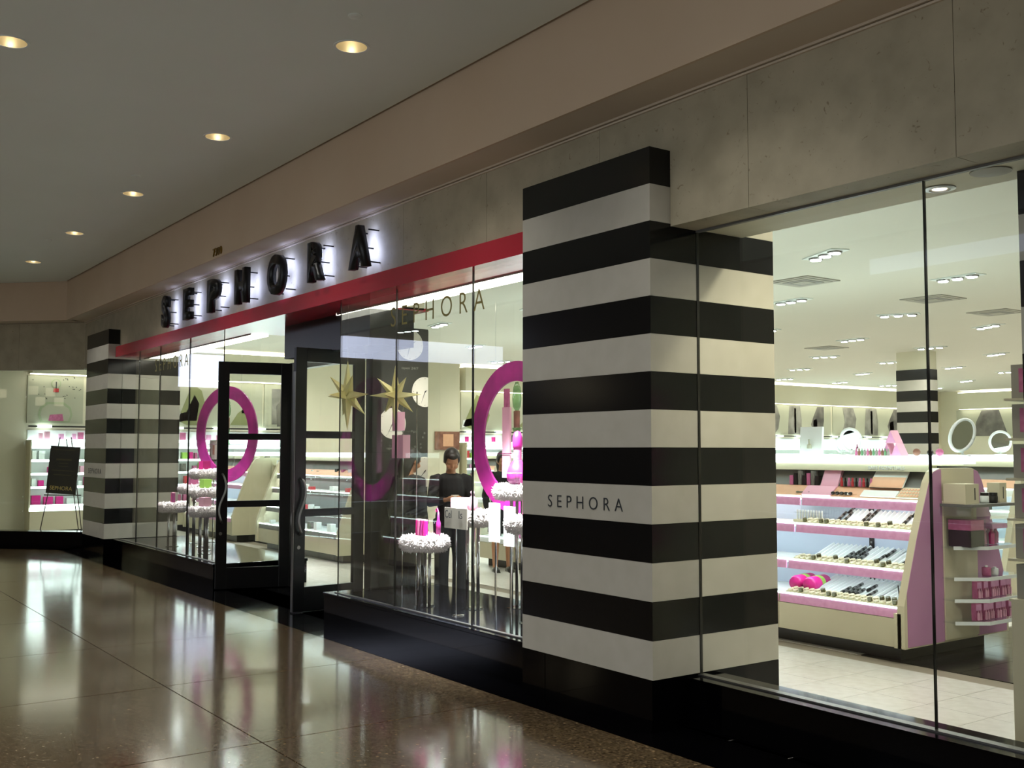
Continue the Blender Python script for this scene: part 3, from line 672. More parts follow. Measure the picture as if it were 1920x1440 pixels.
# ================================================================== gondola (double-sided lit fixture)
def gondola(name, x0, x1, yc, label, detail=True, strip='pink', end='creamlam', endface='mauve', endright=True, levels=(.40, .66, .95, 1.17), strips=True, flip=False, back='backpanel'):
    """A-frame counter, long side parallel to the shopfront, lit shelves on the -y side"""
    xm = (x0+x1)/2; h = (x1-x0)/2
    t = thing(name, (xm, yc, 0), label, 'display counter')
    MB().box(-h+.12, h-.1, -.56, .56, 0, .11).build('kick', 'cap', t)
    B = .67; seams = [-h, -h+.35] if detail else [-h]
    n = max(1, int(round(2*h/1.25))); ed = [-h+2*h*k/n for k in range(n+1)]
    if detail: ed = [-h, -h+.95, -h+2.15, h-1.15, h] if h > 1.8 else [-h, h-1.06, h]
    for a, b in zip(ed, ed[1:]): MB().box(a+.002, b-.002, -B, -B+.02, .11, .318).build('front_panel', 'creamlam', t)
    MB().box(-h, h, -B+.02, B, .11, .385).build('carcass', 'creamlam', t)
    def yf(z): return -B+.02+(z-.4)*.36 if z > .5 else -B+.004
    MB().box(-h, h-.02, -.12, .12, .385, 1.36).build('core_panel', back, t)
    for z in levels:
        y = yf(z); lo = MB().box(-h+.01, h-.03, y+.012, -.12, z-.02, z).build('shelf', 'white_p' if z < 1.1 else 'peach', t)
        for a, b in zip(ed, ed[1:]):
            if strips: MB().prism([(y-.004, z-.078), (y+.012, z-.078), (y+.012, z-.012), (y+.004, z-.012)], 'x', a+.012, b-.012).build('price_strip', strip, lo)
            MB().box(a+.01, b-.01, y, y+.012, z-.010, z+.002).build('light_edge', 'shelflight', lo)
            if z > .5: MB().box(a+.03, b-.03, y+.02, y+.045, z-.034, z-.021).build('lamp_strip', 'striplamp', lo)
        if z < 1.1: pass
    for x in ([-h+.35, h-.64] if detail else []):
        u = MB().box(x-.02, x+.02, -.135, -.12, .42, 1.17).build('slotted_upright', 'cap', t)
        mb = MB()
        for q in range(18): mb.box(x-.008, x+.008, -.137, -.135, .44+q*.04, .455+q*.04)
        mb.build('slots', 'steel', u)
    # top: sloping tester display, header rail, light box
    MB().prism([(-.362, 1.172), (-.255, 1.255), (-.12, 1.255), (-.12, 1.172)], 'x', -h+.01, h-.05).build('tester_slope', 'peach', t)
    MB().prism([(-.25, 1.256), (-.15, 1.385), (-.12, 1.385), (-.12, 1.256)], 'x', -h+.01, h-.05).build('sloping_mirror_panel', 'shade', t)
    hdp = MB().box(-h+.01, h-.05, -.24, -.12, 1.385, 1.435).build('header_rail', 'creamlam', t)
    MB().box(-h, h+(.02 if detail else .15), -.30, .30, 1.445, 1.505).build('light_box', 'canopy', t)
    MB().box(-h+.02, h-.02, -.2, .2, 1.435, 1.447).build('light_box_base', 'creamlam', t)
    # end panels: outline in y-z
    prof = [(-.70, .11), (-.70, .42), (-.52, .93), (-.36, 1.31), (-.30, 1.39), (-.22, 1.415), (.22, 1.415), (.30, 1.39), (.36, 1.31), (.52, .93), (.70, .42), (.70, .11)]
    for s, ok in ((1, endright), (-1, True)):
        if not ok: continue
        a, b = (h-.03, h+.03) if s > 0 else (-h-.03, -h+.03)
        e = MB().prism(prof, 'x', a, b).build('end_panel', end, t)
        if endface == 'mauve' and s > 0:
            in_ = [(y*.985, z) for y, z in prof]
            def cut(y0, y1):
                o = []
                def zt(y):
                    pts = [(.70, .42), (.52, .93), (.36, 1.31), (.30, 1.39), (.22, 1.41)]; ay = abs(y)
                    if ay <= .22: return 1.41
                    for (p, q) in zip(pts, pts[1:]):
                        if q[0] <= ay <= p[0]: return q[1]+(p[1]-q[1])*(ay-q[0])/(p[0]-q[0])
                    return .42
                ys = sorted(set([y0, y1]+[v for v in (-.52, -.36, -.30, -.22, .22, .30, .36, .52) if y0 < v < y1]))
                return [(y0, .12), (y1, .12)]+[(y, zt(y)-.002) for y in reversed(ys)]
            MB().prism(cut(-.665, -.20), 'x', b, b+.004).build('mauve_stripe', 'pinkend', e)
            MB().prism(cut(.25, .665), 'x', b, b+.004).build('mauve_stripe', 'pinkend', e)
    return t
YC = 3.46
g1 = gondola('display_gondola', -4.4, -.32, YC, 'large lit makeup gondola with pink price strips and mauve end panel, right window')
h1 = 2.04; XM = -2.36
text_obj('header_lettering', 'BARE ESCENTUALS', 'inkwhite', .030, .33, .002, g1, (-.90-XM, -.2405, 1.396), offset=.01)['kind'] = 'stuff'
# cream bottom corner and lit foot of the end panel
MB().box(h1-.06, h1+.0, -.70, -.66, .11, .36).build('corner_post', 'creamlam', g1)

# end-cap shelves on the mauve end
xe = -.29
ec = thing('endcap_rack', (xe+.005, YC, 0), 'clear shelved rack of pink gift packs on the mauve end of the gondola', 'shelf rack')
MB().box(0, .01, -.20, .25, .13, 1.17).build('back_plate', 'creamlam', ec)
MB().box(0, .26, -.23, .42, 1.13, 1.15).build('top_shelf', 'shade', ec)
MB().box(.25, .256, -.20, .42, 1.06, 1.15).box(0, .25, -.23, -.225, 1.06, 1.15).build('top_lip', 'acryl', ec)
for k, (z, y1) in enumerate(((.83, .50), (.60, .53), (.44, .53), (.275, .53))):
    s = MB().prism([(0, -.22), (.10, -.22), (.25, -.02), (.25, y1), (0, y1)], 'z', z-.012, z).build('shelf', 'acryl', ec)
    MB().prism([(.25, -.02), (.25, y1), (.258, y1), (.258, -.024)], 'z', z-.02, z+.006).prism([(.1, -.224), (.25, -.024), (.258, -.024), (.104, -.23)], 'z', z-.02, z+.006).build('shelf_edge', 'white_p', s)
def pack(x, y, z, k, row):
    t = thing('gift_pack', (x, y, z), 'clear pink gift pack on the %s shelf of the mauve end rack' % row, 'gift pack', 'pink gift packs on the %s rack shelf' % row)
    MB().box(-.02, .02, -.032, .032, 0, .125).build('card', 'rose', t)
    for q in (-.014, .014): MB().lathe([(.009, 0), (.009, .05), (.004, .06), (.004, .07)], (.028, q, .004), 8).build('bottle', 'palepink', t)
    MB().box(.019, .022, -.03, .03, .075, .12).build('sticker', 'pink', t)
    return t
pk = None
for row, z in (('third', .44), ('lowest', .275)):
    for k in range(6):
        y = .0+k*.082
        if pk is None: pk = pack(xe+.15, YC+y, z+.001, k, row); o = pk
        else: o = dup(pk, (xe+.15+random.uniform(-.01, .01), YC+y, z+.001), random.uniform(-.15, .15))
        o['label'] = 'pink gift pack on the %s shelf of the mauve end rack' % row; o['group'] = 'pink gift packs on the %s rack shelf' % row
def candle(x, y, z, lab, mt='hot', sc=1):
    t = thing('candle_jar', (x, y, z), lab, 'candle')
    MB().lathe([(.03*sc, 0), (.033*sc, .01), (.033*sc, .06*sc), (.03*sc, .065*sc)], n=16).build('jar', mt, t, smooth=True)
    MB().cyl((0, 0, .066*sc), (0, 0, .078*sc), .012, n=8).build('lid', 'white_p', t); return t
candle(xe+.16, YC+.12, .601, 'small pink candle jar alone on the second rack shelf', 'rose')
candle(xe+.17, YC+.22, .601, 'small white candle jar beside the pink one on the rack', 'white_p', .8)
t = thing('cosmetic_bag', (xe+.13, YC-.09, .831), 'dark cube gift box on the upper shelf of the mauve end rack', 'box')
MB().box(-.1, .1, -.1, .1, 0, .21).build('box', 'acryl', t); MB().box(-.09, .09, -.09, .09, .002, .12).build('contents', 'cap', t); MB().box(-.09, .09, -.09, .09, .125, .2).build('upper_contents', 'rose', t)
t = thing('cosmetic_bag', (xe+.13, YC+.23, .831), 'clear bag of pink bottles on the upper shelf of the mauve end rack', 'bag')
MB().prism([(-.14, 0), (.16, 0), (.2, .1), (.12, .21), (-.14, .2)], 'x', -.09, .09).build('bag', 'acryl', t)
for k in range(5): MB().lathe([(.02, 0), (.022, .08), (.01, .1), (.01, .12)], (-.05+.03*(k % 3), -.1+.055*k, .003), 10).build('bottle', ['rose', 'palepink', 'hot', 'white_p', 'rose'][k], t)
MB().box(-.06, .07, -.08, .13, .125, .16).build('packet', 'pink', t)
t = thing('white_box', (xe+.12, YC-.12, 1.151), 'larger cream carton with a slot on top of the mauve end rack', 'box'); MB().box(-.09, .09, -.10, .08, 0, .15).build('carton', 'creamlam', t); MB().box(.09, .092, .02, .03, .03, .12).build('slot', 'inkdark', t)
t = thing('white_box', (xe+.14, YC+.33, 1.151), 'smaller cream carton with a dark slot at the right of the rack top', 'box'); MB().box(-.05, .05, -.05, .05, 0, .15).build('carton', 'creamlam', t); MB().box(.05, .052, 0, .008, .03, .12).build('slot', 'inkdark', t)
for k, (dx, dy, c) in enumerate(((.1, .06, 'white_p'), (.16, .12, 'white_p'), (.12, .2, 'palepink'), (.18, .21, 'cap'))):
    t = thing('cream_jar', (xe+dx, YC+dy, 1.151), ['white jar with dark lid nearest the larger carton', 'second white jar with dark lid between the two cartons', 'pale pink jar with white lid between the cartons', 'black jar next to the smaller cream carton'][k], 'jar')
    MB().lathe([(.028, 0), (.032, .01), (.032, .05), (.028, .056)], n=14).build('jar', c, t, smooth=True); MB().cyl((0, 0, .056), (0, 0, .078), .03, n=14).build('lid', 'white_p' if k == 2 else 'cap', t)

# ---- testers on the shelves of the big gondola
def yfz(z): return YC-.67+.02+(z-.4)*.36
rib_me = None
def tester_tray(x0, x1, z, label):
    y0 = yfz(z)+.12; y1 = YC-.15; n = max(2, int((x1-x0)/.042)); wd = (x1-x0)
    t = thing('tester_tray', ((x0+x1)/2, y0, z), label, 'display tray'); a = math.atan2(.10, y1-y0)
    mb = MB().prism([(0, 0), (y1-y0, 0), (y1-y0, .10)], 'x', -wd/2, wd/2); mb.build('ramp', 'white_p', t)
    for k in range(n):
        x = -wd/2+(k+.5)*wd/n
        inst(RIB, 'rib', t, (x, 0, .004), (a, 0, 0), (1, (y1-y0)/math.cos(a), 1))
    return t
RIB = MB().prism([(-.012, 0), (.012, 0), (.004, .02), (-.004, .02)], 'y', 0, 1).mesh('rib', 'white_p')
tube_body = MB().cyl((0, 0, 0), (0, .09, 0), .011, n=10).mesh('tube', 'steel'); tube_cap = MB().cyl((0, -.035, 0), (0, 0, 0), .0125, n=10).mesh('cap', 'cap'); tube_band = MB().cyl((0, .035, 0), (0, .06, 0), .0117, n=10).mesh('label_band', 'cap')
def gloss(x, z, up_, label, k=0):
    y0 = yfz(z)+.12; L = YC-.15-y0; a = math.atan2(.10, L); s = .03+k*.1
    t = thing('gloss_tube', (x, y0+s, z+.035+s*math.tan(a)), label, 'gloss tube', 'black and silver gloss tubes on the %s gondola shelf' % up_); t.rotation_euler = (a, 0, 0)
    inst(tube_body, 'tube', t); inst(tube_cap, 'cap', t); inst(tube_band, 'label_band', t); return t
rows = {'lowest': (.40, [(-1.30, -.66), (-.64, -.42)], [(-1.33, 0), (-1.30, 1), (-.96, 0), (-.92, 1), (-.91, 0), (-.87, 0), (-.83, 0), (-.79, 1), (-.72, 0)]),
        'second': (.66, [(-1.33, -.93), (-.91, -.62), (-.60, -.36)], [(-.99, 0), (-.95, 0), (-.95, 1), (-.91, 0), (-.90, 1), (-.86, 0), (-.70, 0), (-.68, 1), (-.47, 0), (-.45, 1)]),
        'third': (.95, [(-1.12, -.36)], [(-1.13, 0), (-1.10, 1), (-1.07, 0), (-.90, 0), (-.86, 0), (-.86, 1), (-.53, 0), (-.51, 1), (-.43, 0), (-.41, 1)])}
for nm, (z, trays, tubes) in rows.items():
    for k, (a, b) in enumerate(trays): tester_tray(a, b, z, 'white ribbed tester tray on the %s shelf of the big gondola, %s' % (nm, ['left one', 'middle one', 'right one'][k] if len(trays) > 2 else ['left one', 'right one'][k]))
    for n_, (x, k) in enumerate(tubes):
        gloss(x, z, nm, '%s black and silver gloss tube from the left, %s shelf of the big gondola' % (ORD[n_], nm), k)
    tray = thing('pot_tray', (-.87, yfz(z)+.018, z), 'cream tray with rows of small pots along the %s shelf' % nm, 'display tray')
    MB().prism([(0, 0), (.10, 0), (.10, .034), (0, .004)], 'x', -.56, .5).build('tray', 'creamlam', tray)
pot = MB().lathe([(.018, 0), (.02, .006), (.02, .012), (.001, .014)], n=14).mesh('cream_pot', 'creamlam')
potd = MB().lathe([(.017, 0), (.02, .008), (.018, .028), (.001, .032)], n=12).mesh('cream_pot', 'olivecap')
for nm, (z, _, _) in rows.items():
    for r in (0, 1):
        for k in range(19):
            x = -1.40+k*.054+r*.02; dk = R_.random() < .16
            o = bpy.data.objects.new('makeup_pot', potd if dk else pot); COL.objects.link(o); o.location = (x, yfz(z)+.044+r*.046, z+.012+r*.0138); o.rotation_euler = (.29, 0, 0)
            tag(o, ('round dark-lidded' if dk else 'flat cream')+' makeup pot, %s from the left, %s row, %s shelf of the big gondola' % (ORD[k], ['front', 'back'][r], nm), 'makeup pot', ('dark-lidded pots on the %s shelf' if dk else 'flat cream pots on the %s shelf') % nm)
# pink rolled bags lower left, acrylic rack upper left, brush rack lower right
for k, x in enumerate((-1.44, -1.30)):
    t = thing('makeup_bag', (x, yfz(.4)+.26, .401), 'hot pink rolled bag with lime band on the lowest shelf, ' + ['left one', 'right one'][k], 'bag')
    MB().lathe([(.001, -.16), (.05, -.155), (.062, -.12), (.062, .12), (.05, .155), (.001, .16)], n=16).build('bag', 'hot', t, (0, 0, .062), (PI/2, 0, .2), smooth=True)
    MB().cyl((0, -.03, .062), (0, .03, .062), .0635, n=16).build('lime_band', 'acid', t, rot=(0, 0, .2))
t = thing('brush_rack', (-1.42, yfz(.95)+.14, .951), 'clear rack of small white tubes at the left of the third gondola shelf', 'rack')
MB().box(-.14, .16, -.05, .05, 0, .02).build('base', 'creamlam', t); MB().box(-.14, .16, -.04, .04, .075, .082).build('holder', 'acryl', t)
for k in range(10): MB().cyl((-.12+.028*k, -.02, .02), (-.12+.028*k, -.02, .1), .008, n=8).build('tube', 'white_p', t)
MB().box(-.14, .3, .05, .16, .02, .13).build('clear_box', 'acryl', t)
t = thing('pencil_cup', (-.42, yfz(.4)+.16, .401), 'clear cup of dark pencils at the right end of the lowest shelf', 'cup')
MB().box(-.04, .04, -.04, .04, 0, .07).build('cup', 'acryl', t)
for k in range(6): MB().cyl((-.03+.012*k, -.02+.01*(k % 3), .003), (-.04+.018*k, -.03+.02*(k % 3), .14), .005, n=6).build('pencil', 'cap', t)
for k, (x, c, hh) in enumerate(((-.40, 'bluep', .16), (-.36, 'acid', .17))):
    carton(x+.0, YC-.22, .401, .05, .12, hh, 'white_p' if k == 0 else c, ['small white carton standing at the right end of the lowest shelf', 'small lime carton at the right end of the lowest shelf'][k], None)
carton(-.345, YC-.36, .401, .05, .08, .11, 'redp', 'small red-brown pack at the right end of the lowest gondola shelf', None)
# top tray things
zt = 1.171
def top_y(u): return YC-.34+.2*u
TA = math.atan2(.083, .107)
def on_top(u): return (YC-.362+.107*u, 1.173+.083*u)   # point on the peach slope
t = thing('peach_palette', (-1.35, YC-.262, 1.256), 'open pink palette with pale pans propped on the gondola top, left', 'palette'); t.rotation_euler = (0, 0, 0)
MB().prism([(-.01, -.01), (.0, -.01), (.09, .125), (.06, .135)], 'x', .0, .17).build('palette', 'palepink', t); MB().prism([(-.1, -.083), (-.012, -.012), (-.016, .0), (-.104, -.07)], 'x', -.12, .17).build('lid', 'palepink', t)
for k in range(3):
    for j in range(2): MB().box(.02+.045*k, .055+.045*k, -.13, -.128, 0, .001)
t = thing('display_book', (-.72, YC-.262, 1.256), 'open display card with brown bands on the gondola top, right', 'card')
MB().prism([(-.03, .005), (-.02, .0), (.075, .123), (.07, .13)], 'x', -.14, .16).build('card', 'white_p', t); MB().prism([(-.033, .004), (-.03, .004), (.03, .082), (.027, .084)], 'x', -.138, .158).build('brown_band', 'peach', t)
MB().prism([(-.09, -.072), (-.035, -.028), (-.038, -.02), (-.094, -.064)], 'x', -.18, .14).build('base', 'white_p', t)
for k in range(5):
    o = MB().ell((0, 0, .012), (.018, .018, .014), 12, 7).build('lip_pot', 'cap', None, (-1.17+k*.042, on_top(.22)[0], on_top(.22)[1]), smooth=True); tag(o, 'small dark round pot in the row of five on the gondola top', 'makeup pot', 'five dark pots on the gondola top')
for k, (x, l) in enumerate(((-1.52, 'leftmost brown brush lying on the gondola top'), (-1.40, 'second brown brush lying on the gondola top'), (-1.02, 'orange brush with white tip right of the five dark pots'))):
    t = thing('makeup_brush', (x, on_top(.25)[0], on_top(.25)[1]+.006), l, 'brush')
    MB().cyl((0, 0, 0), (.07, .01, 0), .005, n=8).build('handle', 'cap' if k < 2 else 'peach', t); MB().ell((-.01, 0, 0), (.02, .012, .008), 10, 6).build('bristles', 'olivecap' if k < 2 else 'white_p', t)
tr_ = thing('tester_palette', (-.47, on_top(.5)[0]-.003, on_top(.5)[1]+.004), 'cream palette of many small wells at the right end of the gondola top', 'palette')
tr_.rotation_euler = (TA, 0, 0)
MB().box(-.1, .09, -.06, .06, 0, .01).build('tray', 'creamlam', tr_)
for k in range(7):
    for j in range(3): MB().box(-.09+k*.026, -.072+k*.026, -.05+j*.036, -.026+j*.036, .01, .013).build('well', 'peach', tr_)
for k in range(7):
    c = ['rose', 'cap', 'grey', 'cap', 'rose', 'grey', 'cap'][k]
    carton(-1.66+k*.045, YC-.235, 1.257, .035, .05, .08+.02*(k % 3), c, 'small dark compact stack at the left of the gondola top', 'dark compacts at the left of the gondola top')
for k in range(9):
    o = MB().lathe([(.012, 0), (.012, .04), (.008, .045), (.008, .07)], n=8).build('nail_polish', ['redp', 'cap', 'rose'][k % 3], None, (-1.14+k*.035, YC-.262, 1.257)); tag(o, 'small dark bottle in the row on the gondola top behind the five pots', 'bottle', 'small dark bottles on the gondola top')
# ---- things standing on the light box
ZT = 1.506
def round_mirror(x, y, rx, rz, tilt, turn, label, roll=0):
    t = thing('makeup_mirror', (x, y, ZT), label, 'mirror', None, turn)
    fr = MB(); n = 28; pts = [(rx*math.cos(2*PI*i/n), 0, rz*math.sin(2*PI*i/n)) for i in range(n+1)]
    c = (0, 0, rz+.03)
    f = MB().tube(pts, .014, 8).build('frame', 'white_p', t, c, (tilt, roll, 0), smooth=True)
    MB().lathe([(rx, -.005), (rx, .005)], n=28).build('mirror_disc', 'mirror', t, c, (Matrix.Rotation(roll, 3, 'Y') @ Matrix.Rotation(PI/2+tilt, 3, 'X')).to_euler(), smooth=False).scale = (1, rz/rx, 1)
    MB().lathe([(.06, 0), (.06, .008), (.01, .014)], n=18).build('foot', 'white_p', t)
    MB().cyl((0, 0, .01), (0, 0, .045), .009, n=8).build('stem', 'white_p', t)
    return t
round_mirror(-.36, YC+.22, .088, .135, -.15, .9, 'largest oval white-framed mirror on the light box, right of the window joint', .5)
round_mirror(-1.58, 6.4, .10, .105, .1, .7, 'smaller round mirror on the rear gondola, right of the largest mirror')
round_mirror(-1.27, YC+.05, .08, .10, .25, .5, 'oval white mirror on the light box right of the blank white card', -.3)
round_mirror(-1.40, YC+.1, .05, .06, .2, .5, 'smallest mirror between the white card and the oval mirror')
t = thing('display_card', (-1.52, YC-.16, ZT), 'blank white card with a small bottle print on the light box', 'card')
MB().box(-.12, .11, -.012, .012, 0, .245).build('card', 'white_p', t, rot=(-.08, 0, 0)); MB().lathe([(.02, 0), (.02, .03), (.008, .04), (.008, .08)], (0, -.03, .06), 12).build('bottle_print', 'photo', t)
for k, (x, z) in enumerate(((-.93, .0), (-.84, .0), (-.89, .105))):
    t = thing('pink_triangle_box', (x, YC+.1, ZT+z), ['left pink triangular box on the light box before the striped column', 'right pink triangular box on the light box before the striped column', 'top pink triangular box stacked on the other two'][k], 'box')
    MB().prism([(-.05, 0), (.05, 0), (0, .104)], 'y', -.05, .05).build('box', 'palepink', t); MB().prism([(-.045, .003), (.045, .003), (0, .097)], 'y', -.052, -.05).build('front_face', 'pink', t)
for k in range(12):
    x = -1.20+k*.028
    o = MB().lathe([(.011, 0), (.011, .035), (.006, .04), (.006, .06)], n=8).build('nail_polish', ['rose', 'brown', 'green', 'greyl'][k % 4], None, (x, YC+.02, ZT)); tag(o, 'small bottle in the row on the light box between the oval mirror and triangles', 'bottle', 'bottles on the light box')
for k, (x, rr) in enumerate(((-.62, .03), (-.50, .026), (-.42, .03), (-1.66, .02), (-1.71, .02))):
    o = MB().ell((0, 0, rr), (rr, rr, rr), 14, 8).build('dark_jar', ['brown', 'cap', 'rose', 'green', 'cap'][k], None, (x, YC+.0, ZT), smooth=True); tag(o, ['brown round jar left of the big oval mirror', 'black round jar under the smaller mirror', 'dark red round jar right of the smaller mirror', 'green round jar at the left end of the light box', 'black round jar at the left end of the light box'][k], 'jar')

# other gondolas further in
gondola('display_gondola', -6.6, -1.22, 6.45, 'cream gondola standing behind the large makeup gondola, right window', detail=False, strip='white_p', endface='plain')
gondola('display_gondola', -11.6, -8.75, 3.12, 'gondola with grey shelves seen through the right open door', detail=False, strip='shade', endface='plain', back='shade')
g5 = gondola('display_gondola', -15.3, -12.87, 3.2, 'cream gondola seen through the left open door', detail=False, strip='pink', endface='plain')
gondola('display_gondola', -12.2, -7.8, 7.4, 'gondola behind the two people in the middle window', detail=False, strip='white_p', endface='plain')
gondola('display_gondola', -7.6, -5.9, 4.6, 'pale gondola behind the fur stools in the middle window', detail=False, strip='white_p', endface='plain')
for gx0, gx1, gy_, lab, grp in ((-11.4, -8.95, 3.12, 'on the gondola behind the right door', 'a'), (-12.0, -8.0, 7.4, 'on the gondola behind the two people', 'b'), (-7.4, -6.1, 4.6, 'on the pale gondola behind the fur stools', 'c'), (-6.4, -1.5, 6.5, 'on the cream gondola behind the makeup gondola', 'd')):
    for z in (.40, .66, .95, 1.17):
        x = gx0
        while x < gx1:
            wd = R_.uniform(.06, .16); c = R_.choice(['redp', 'white_p', 'cap', 'rose', 'white_p', 'grey'])
            if R_.random() < .6: carton(x+wd/2, gy_-.67+.02+(z-.4)*.36+.12, z+.001, wd*.8, .08, R_.uniform(.04, .11), c, '%s tester pack, %s shelf %s' % ({'redp': 'red', 'white_p': 'white', 'cap': 'black', 'rose': 'rose', 'grey': 'grey'}[c], SN[z], lab), '%s packs %s shelf %s' % ({'redp': 'red', 'white_p': 'white', 'cap': 'black', 'rose': 'rose', 'grey': 'grey'}[c], SN[z], lab))
            x += wd+.12
# framed pink boxes at the right edge
t = thing('boxed_display_rack', (1.56, 1.34, 0), 'tall narrow rack of framed pink boxes at the right edge of the window', 'shelf unit')
MB().box(-.10, .12, -.28, .35, .1, .8).build('base_cabinet', 'creamlam', t); MB().box(-.08, .1, -.26, .33, 0, .1).build('kick', 'cap', t); MB().box(.1, .12, -.28, .35, .8, 2.03).build('back_panel', 'creamlam', t)
for k in range(6):
    z = .82+k*.2
    MB().box(-.11, .1, -.28, .35, z-.02, z-.008).build('shelf', 'creamlam', t)
    o = thing('pink_window_box', (1.56, 1.34, z-.007), 'framed grey box with pink window at the right edge, %s of the stack' % ['lowest', 'second', 'third', 'fourth', 'fifth', 'topmost'][k], 'box')
    MB().box(-.09, .08, -.24, .24, 0, .17).build('box', 'vent', o); MB().box(-.0915, -.09, -.16, .16, .03, .15).build('pink_window', 'rose', o); MB().box(-.05, .05, -.2415, -.24, .03, .15).build('pink_window', 'rose', o)

# ================================================================== fur-covered stands in the windows
def fur_mesh(r=.185, h=.115, seed=1):
    rr = random.Random(seed); mb = MB(); n = 36
    prof = [(.001, -h*.5), (r*.6, -h*.5), (r*.86, -h*.45), (r*.98, -h*.2), (r, 0), (r*.97, h*.25), (r*.85, h*.45), (r*.6, h*.5), (.001, h*.48)]
    mb.lathe(prof, n=n)
    for k in range(1500):
        a = rr.uniform(0, 2*PI); u = rr.random()
        i = rr.choice([1, 2, 2, 3, 3, 3, 4, 4, 4, 5, 5, 6, 6, 7]); (ra, za), (rb, zb) = prof[i-1], prof[i]; ra += (rb-ra)*u; za += (zb-za)*u
        p = Vector((ra*math.cos(a), ra*math.sin(a), za)); nrm = Vector((math.cos(a)*ra/r, math.sin(a)*ra/r, za/h*1.6)).normalized()
        L = rr.uniform(.014, .032); tip = p+(nrm+Vector((rr.uniform(-.5, .5), rr.uniform(-.5, .5), rr.uniform(-.6, .3)))).normalized()*L
        s = nrm.orthogonal().normalized()*.005; q = nrm.cross(s).normalized()*.005
        mb.add([p-s-q, p+s-q, p+q*1.2, tip], [(0, 1, 3), (1, 2, 3), (2, 0, 3)])
    return mb.mesh('fur_cushion', 'fur')
FUR = fur_mesh()
FUR.shade_smooth()
def stand(x, y, ztop, label, sc=1.0, z0=.28):
    t = thing('fur_stand', (x, y, z0), label, 'display stand', 'fur-topped display stands')
    H = ztop-z0
    c = inst(FUR, 'fur_cushion', t, (0, 0, H-.0575), None, (sc, sc, 1))
    for a in (.4, 2.5, 4.6):
        MB().cyl((.05*math.cos(a), .05*math.sin(a), .005), (.05*math.cos(a), .05*math.sin(a), H-.10), .014, n=12).build('leg', 'chrome', t, smooth=True)
    MB().lathe([(.085, 0), (.085, .006), (.02, .01)], n=24).build('foot_plate', 'acryl', t)
    return t
stand(-3.13, .42, .85, 'lowest white fur stand with pink packs, left in the middle window', 1.05)
stand(-2.78, .66, 1.065, 'brightly lit white fur stand with a pale pink box, middle window', 1.05)
stand(-2.62, .98, 1.27, 'tallest white fur stand carrying the magenta bottle, middle window')
stand(-1.95, .62, 1.06, 'white fur stand half hidden by the big pier, middle window')
stand(-1.62, .95, .95, 'white fur stand behind the big pier, middle window')
stand(-9.57, .44, .855, 'leftmost low white fur stand in the far left window bay')
stand(-9.92, .82, 1.075, 'mid-high white fur stand behind the leftmost one, far left bay')
stand(-9.30, .76, 1.29, 'tallest white fur stand in the far left bay')
stand(-8.80, .60, 1.065, 'fur stand next to the door in the far left bay, the higher one')
stand(-8.38, .45, .855, 'fur stand next to the door in the far left bay, the lower one')
def shiny_pack(x, y, z, n, label, c='hot'):
    t = thing('gift_tube_pack', (x, y, z), label, 'gift pack')
    for k in range(n):
        q = MB().cyl((0, 0, 0), (0, 0, .12), .022, n=12).build('tube', ['hot', 'rose', 'magenta'][k % 3], t, ((k-(n-1)/2)*.043, random.uniform(-.01, .01), 0), smooth=False)
        MB().cyl((0, 0, .12), (0, 0, .132), .02, n=12).build('cap', 'palepink', q)
    return t
shiny_pack(-3.15, .40, .852, 4, 'row of shiny hot pink tubes on the lowest fur stand, middle window')
shiny_pack(-9.57, .44, .857, 3, 'rose coloured tubes on the leftmost fur stand, far left bay')
t = thing('pink_atomiser', (-3.05, .50, .852), 'magenta curled bottle behind the shiny pink tubes', 'bottle')
MB().lathe([(.018, 0), (.02, .1), (.01, .13), (.008, .19)], n=12).build('bottle', 'magenta', t, smooth=True); MB().tube([(0, 0, .19), (-.02, 0, .22), (-.035, 0, .21), (-.03, 0, .19)], .006).build('spout', 'hot', t)
t = thing('gift_box', (-2.88, .62, 1.067), 'pale pink gift box on the brightly lit fur stand', 'box')
MB().box(-.08, .06, -.06, .06, 0, .095).build('box', 'palepink', t); MB().box(.0, .012, -.062, .062, .0, .098).build('ribbon', 'pink', t)
t = thing('bubble_bottle', (-2.76, .64, 1.067), 'small pale pink bottle with ball stopper right of the pink gift box', 'bottle')
MB().lathe([(.03, 0), (.042, .02), (.042, .085), (.02, .105), (.012, .115), (.012, .13), (.018, .145), (.001, .162)], n=16).build('bottle', 'palepink', t, smooth=True)
t = thing('lettered_card', (-2.56, .38, .28), 'white lettered card among the fur stands in the middle window', 'card')
MB().box(-.20, .12, -.004, .004, .66, .82).build('card', 'vent', t); MB().cyl((-.04, .004, 0), (-.04, .004, .66), .006, n=8).build('rod', 'chrome', t); MB().lathe([(.05, 0), (.05, .006), (.01, .01)], n=16).build('foot', 'chrome', t)
text_obj('card_lettering', 'Cel', 'inkdark', .06, .095, .001, t, (-.19, -.0055, .74)); text_obj('card_lettering', 'ls', 'inkdark', .06, .05, .001, t, (.01, -.0055, .74))
for k, (x, y, h_) in enumerate(((-2.42, .62, .86), (-2.22, .62, .84))):  # glare on stand legs and fur, modelled as white cards
    t = thing('white_plinth_card', (x, y, .28), ['white upright card left of the joint behind the lettered card', 'white upright card right of the joint, near the half hidden stand'][k], 'card')
    MB().box(-.07, .07, -.006, .006, h_-.30, h_).build('card', 'white_p', t); MB().cyl((0, .012, 0), (0, .012, h_-.1), .008, n=8).build('rod', 'chrome', t)
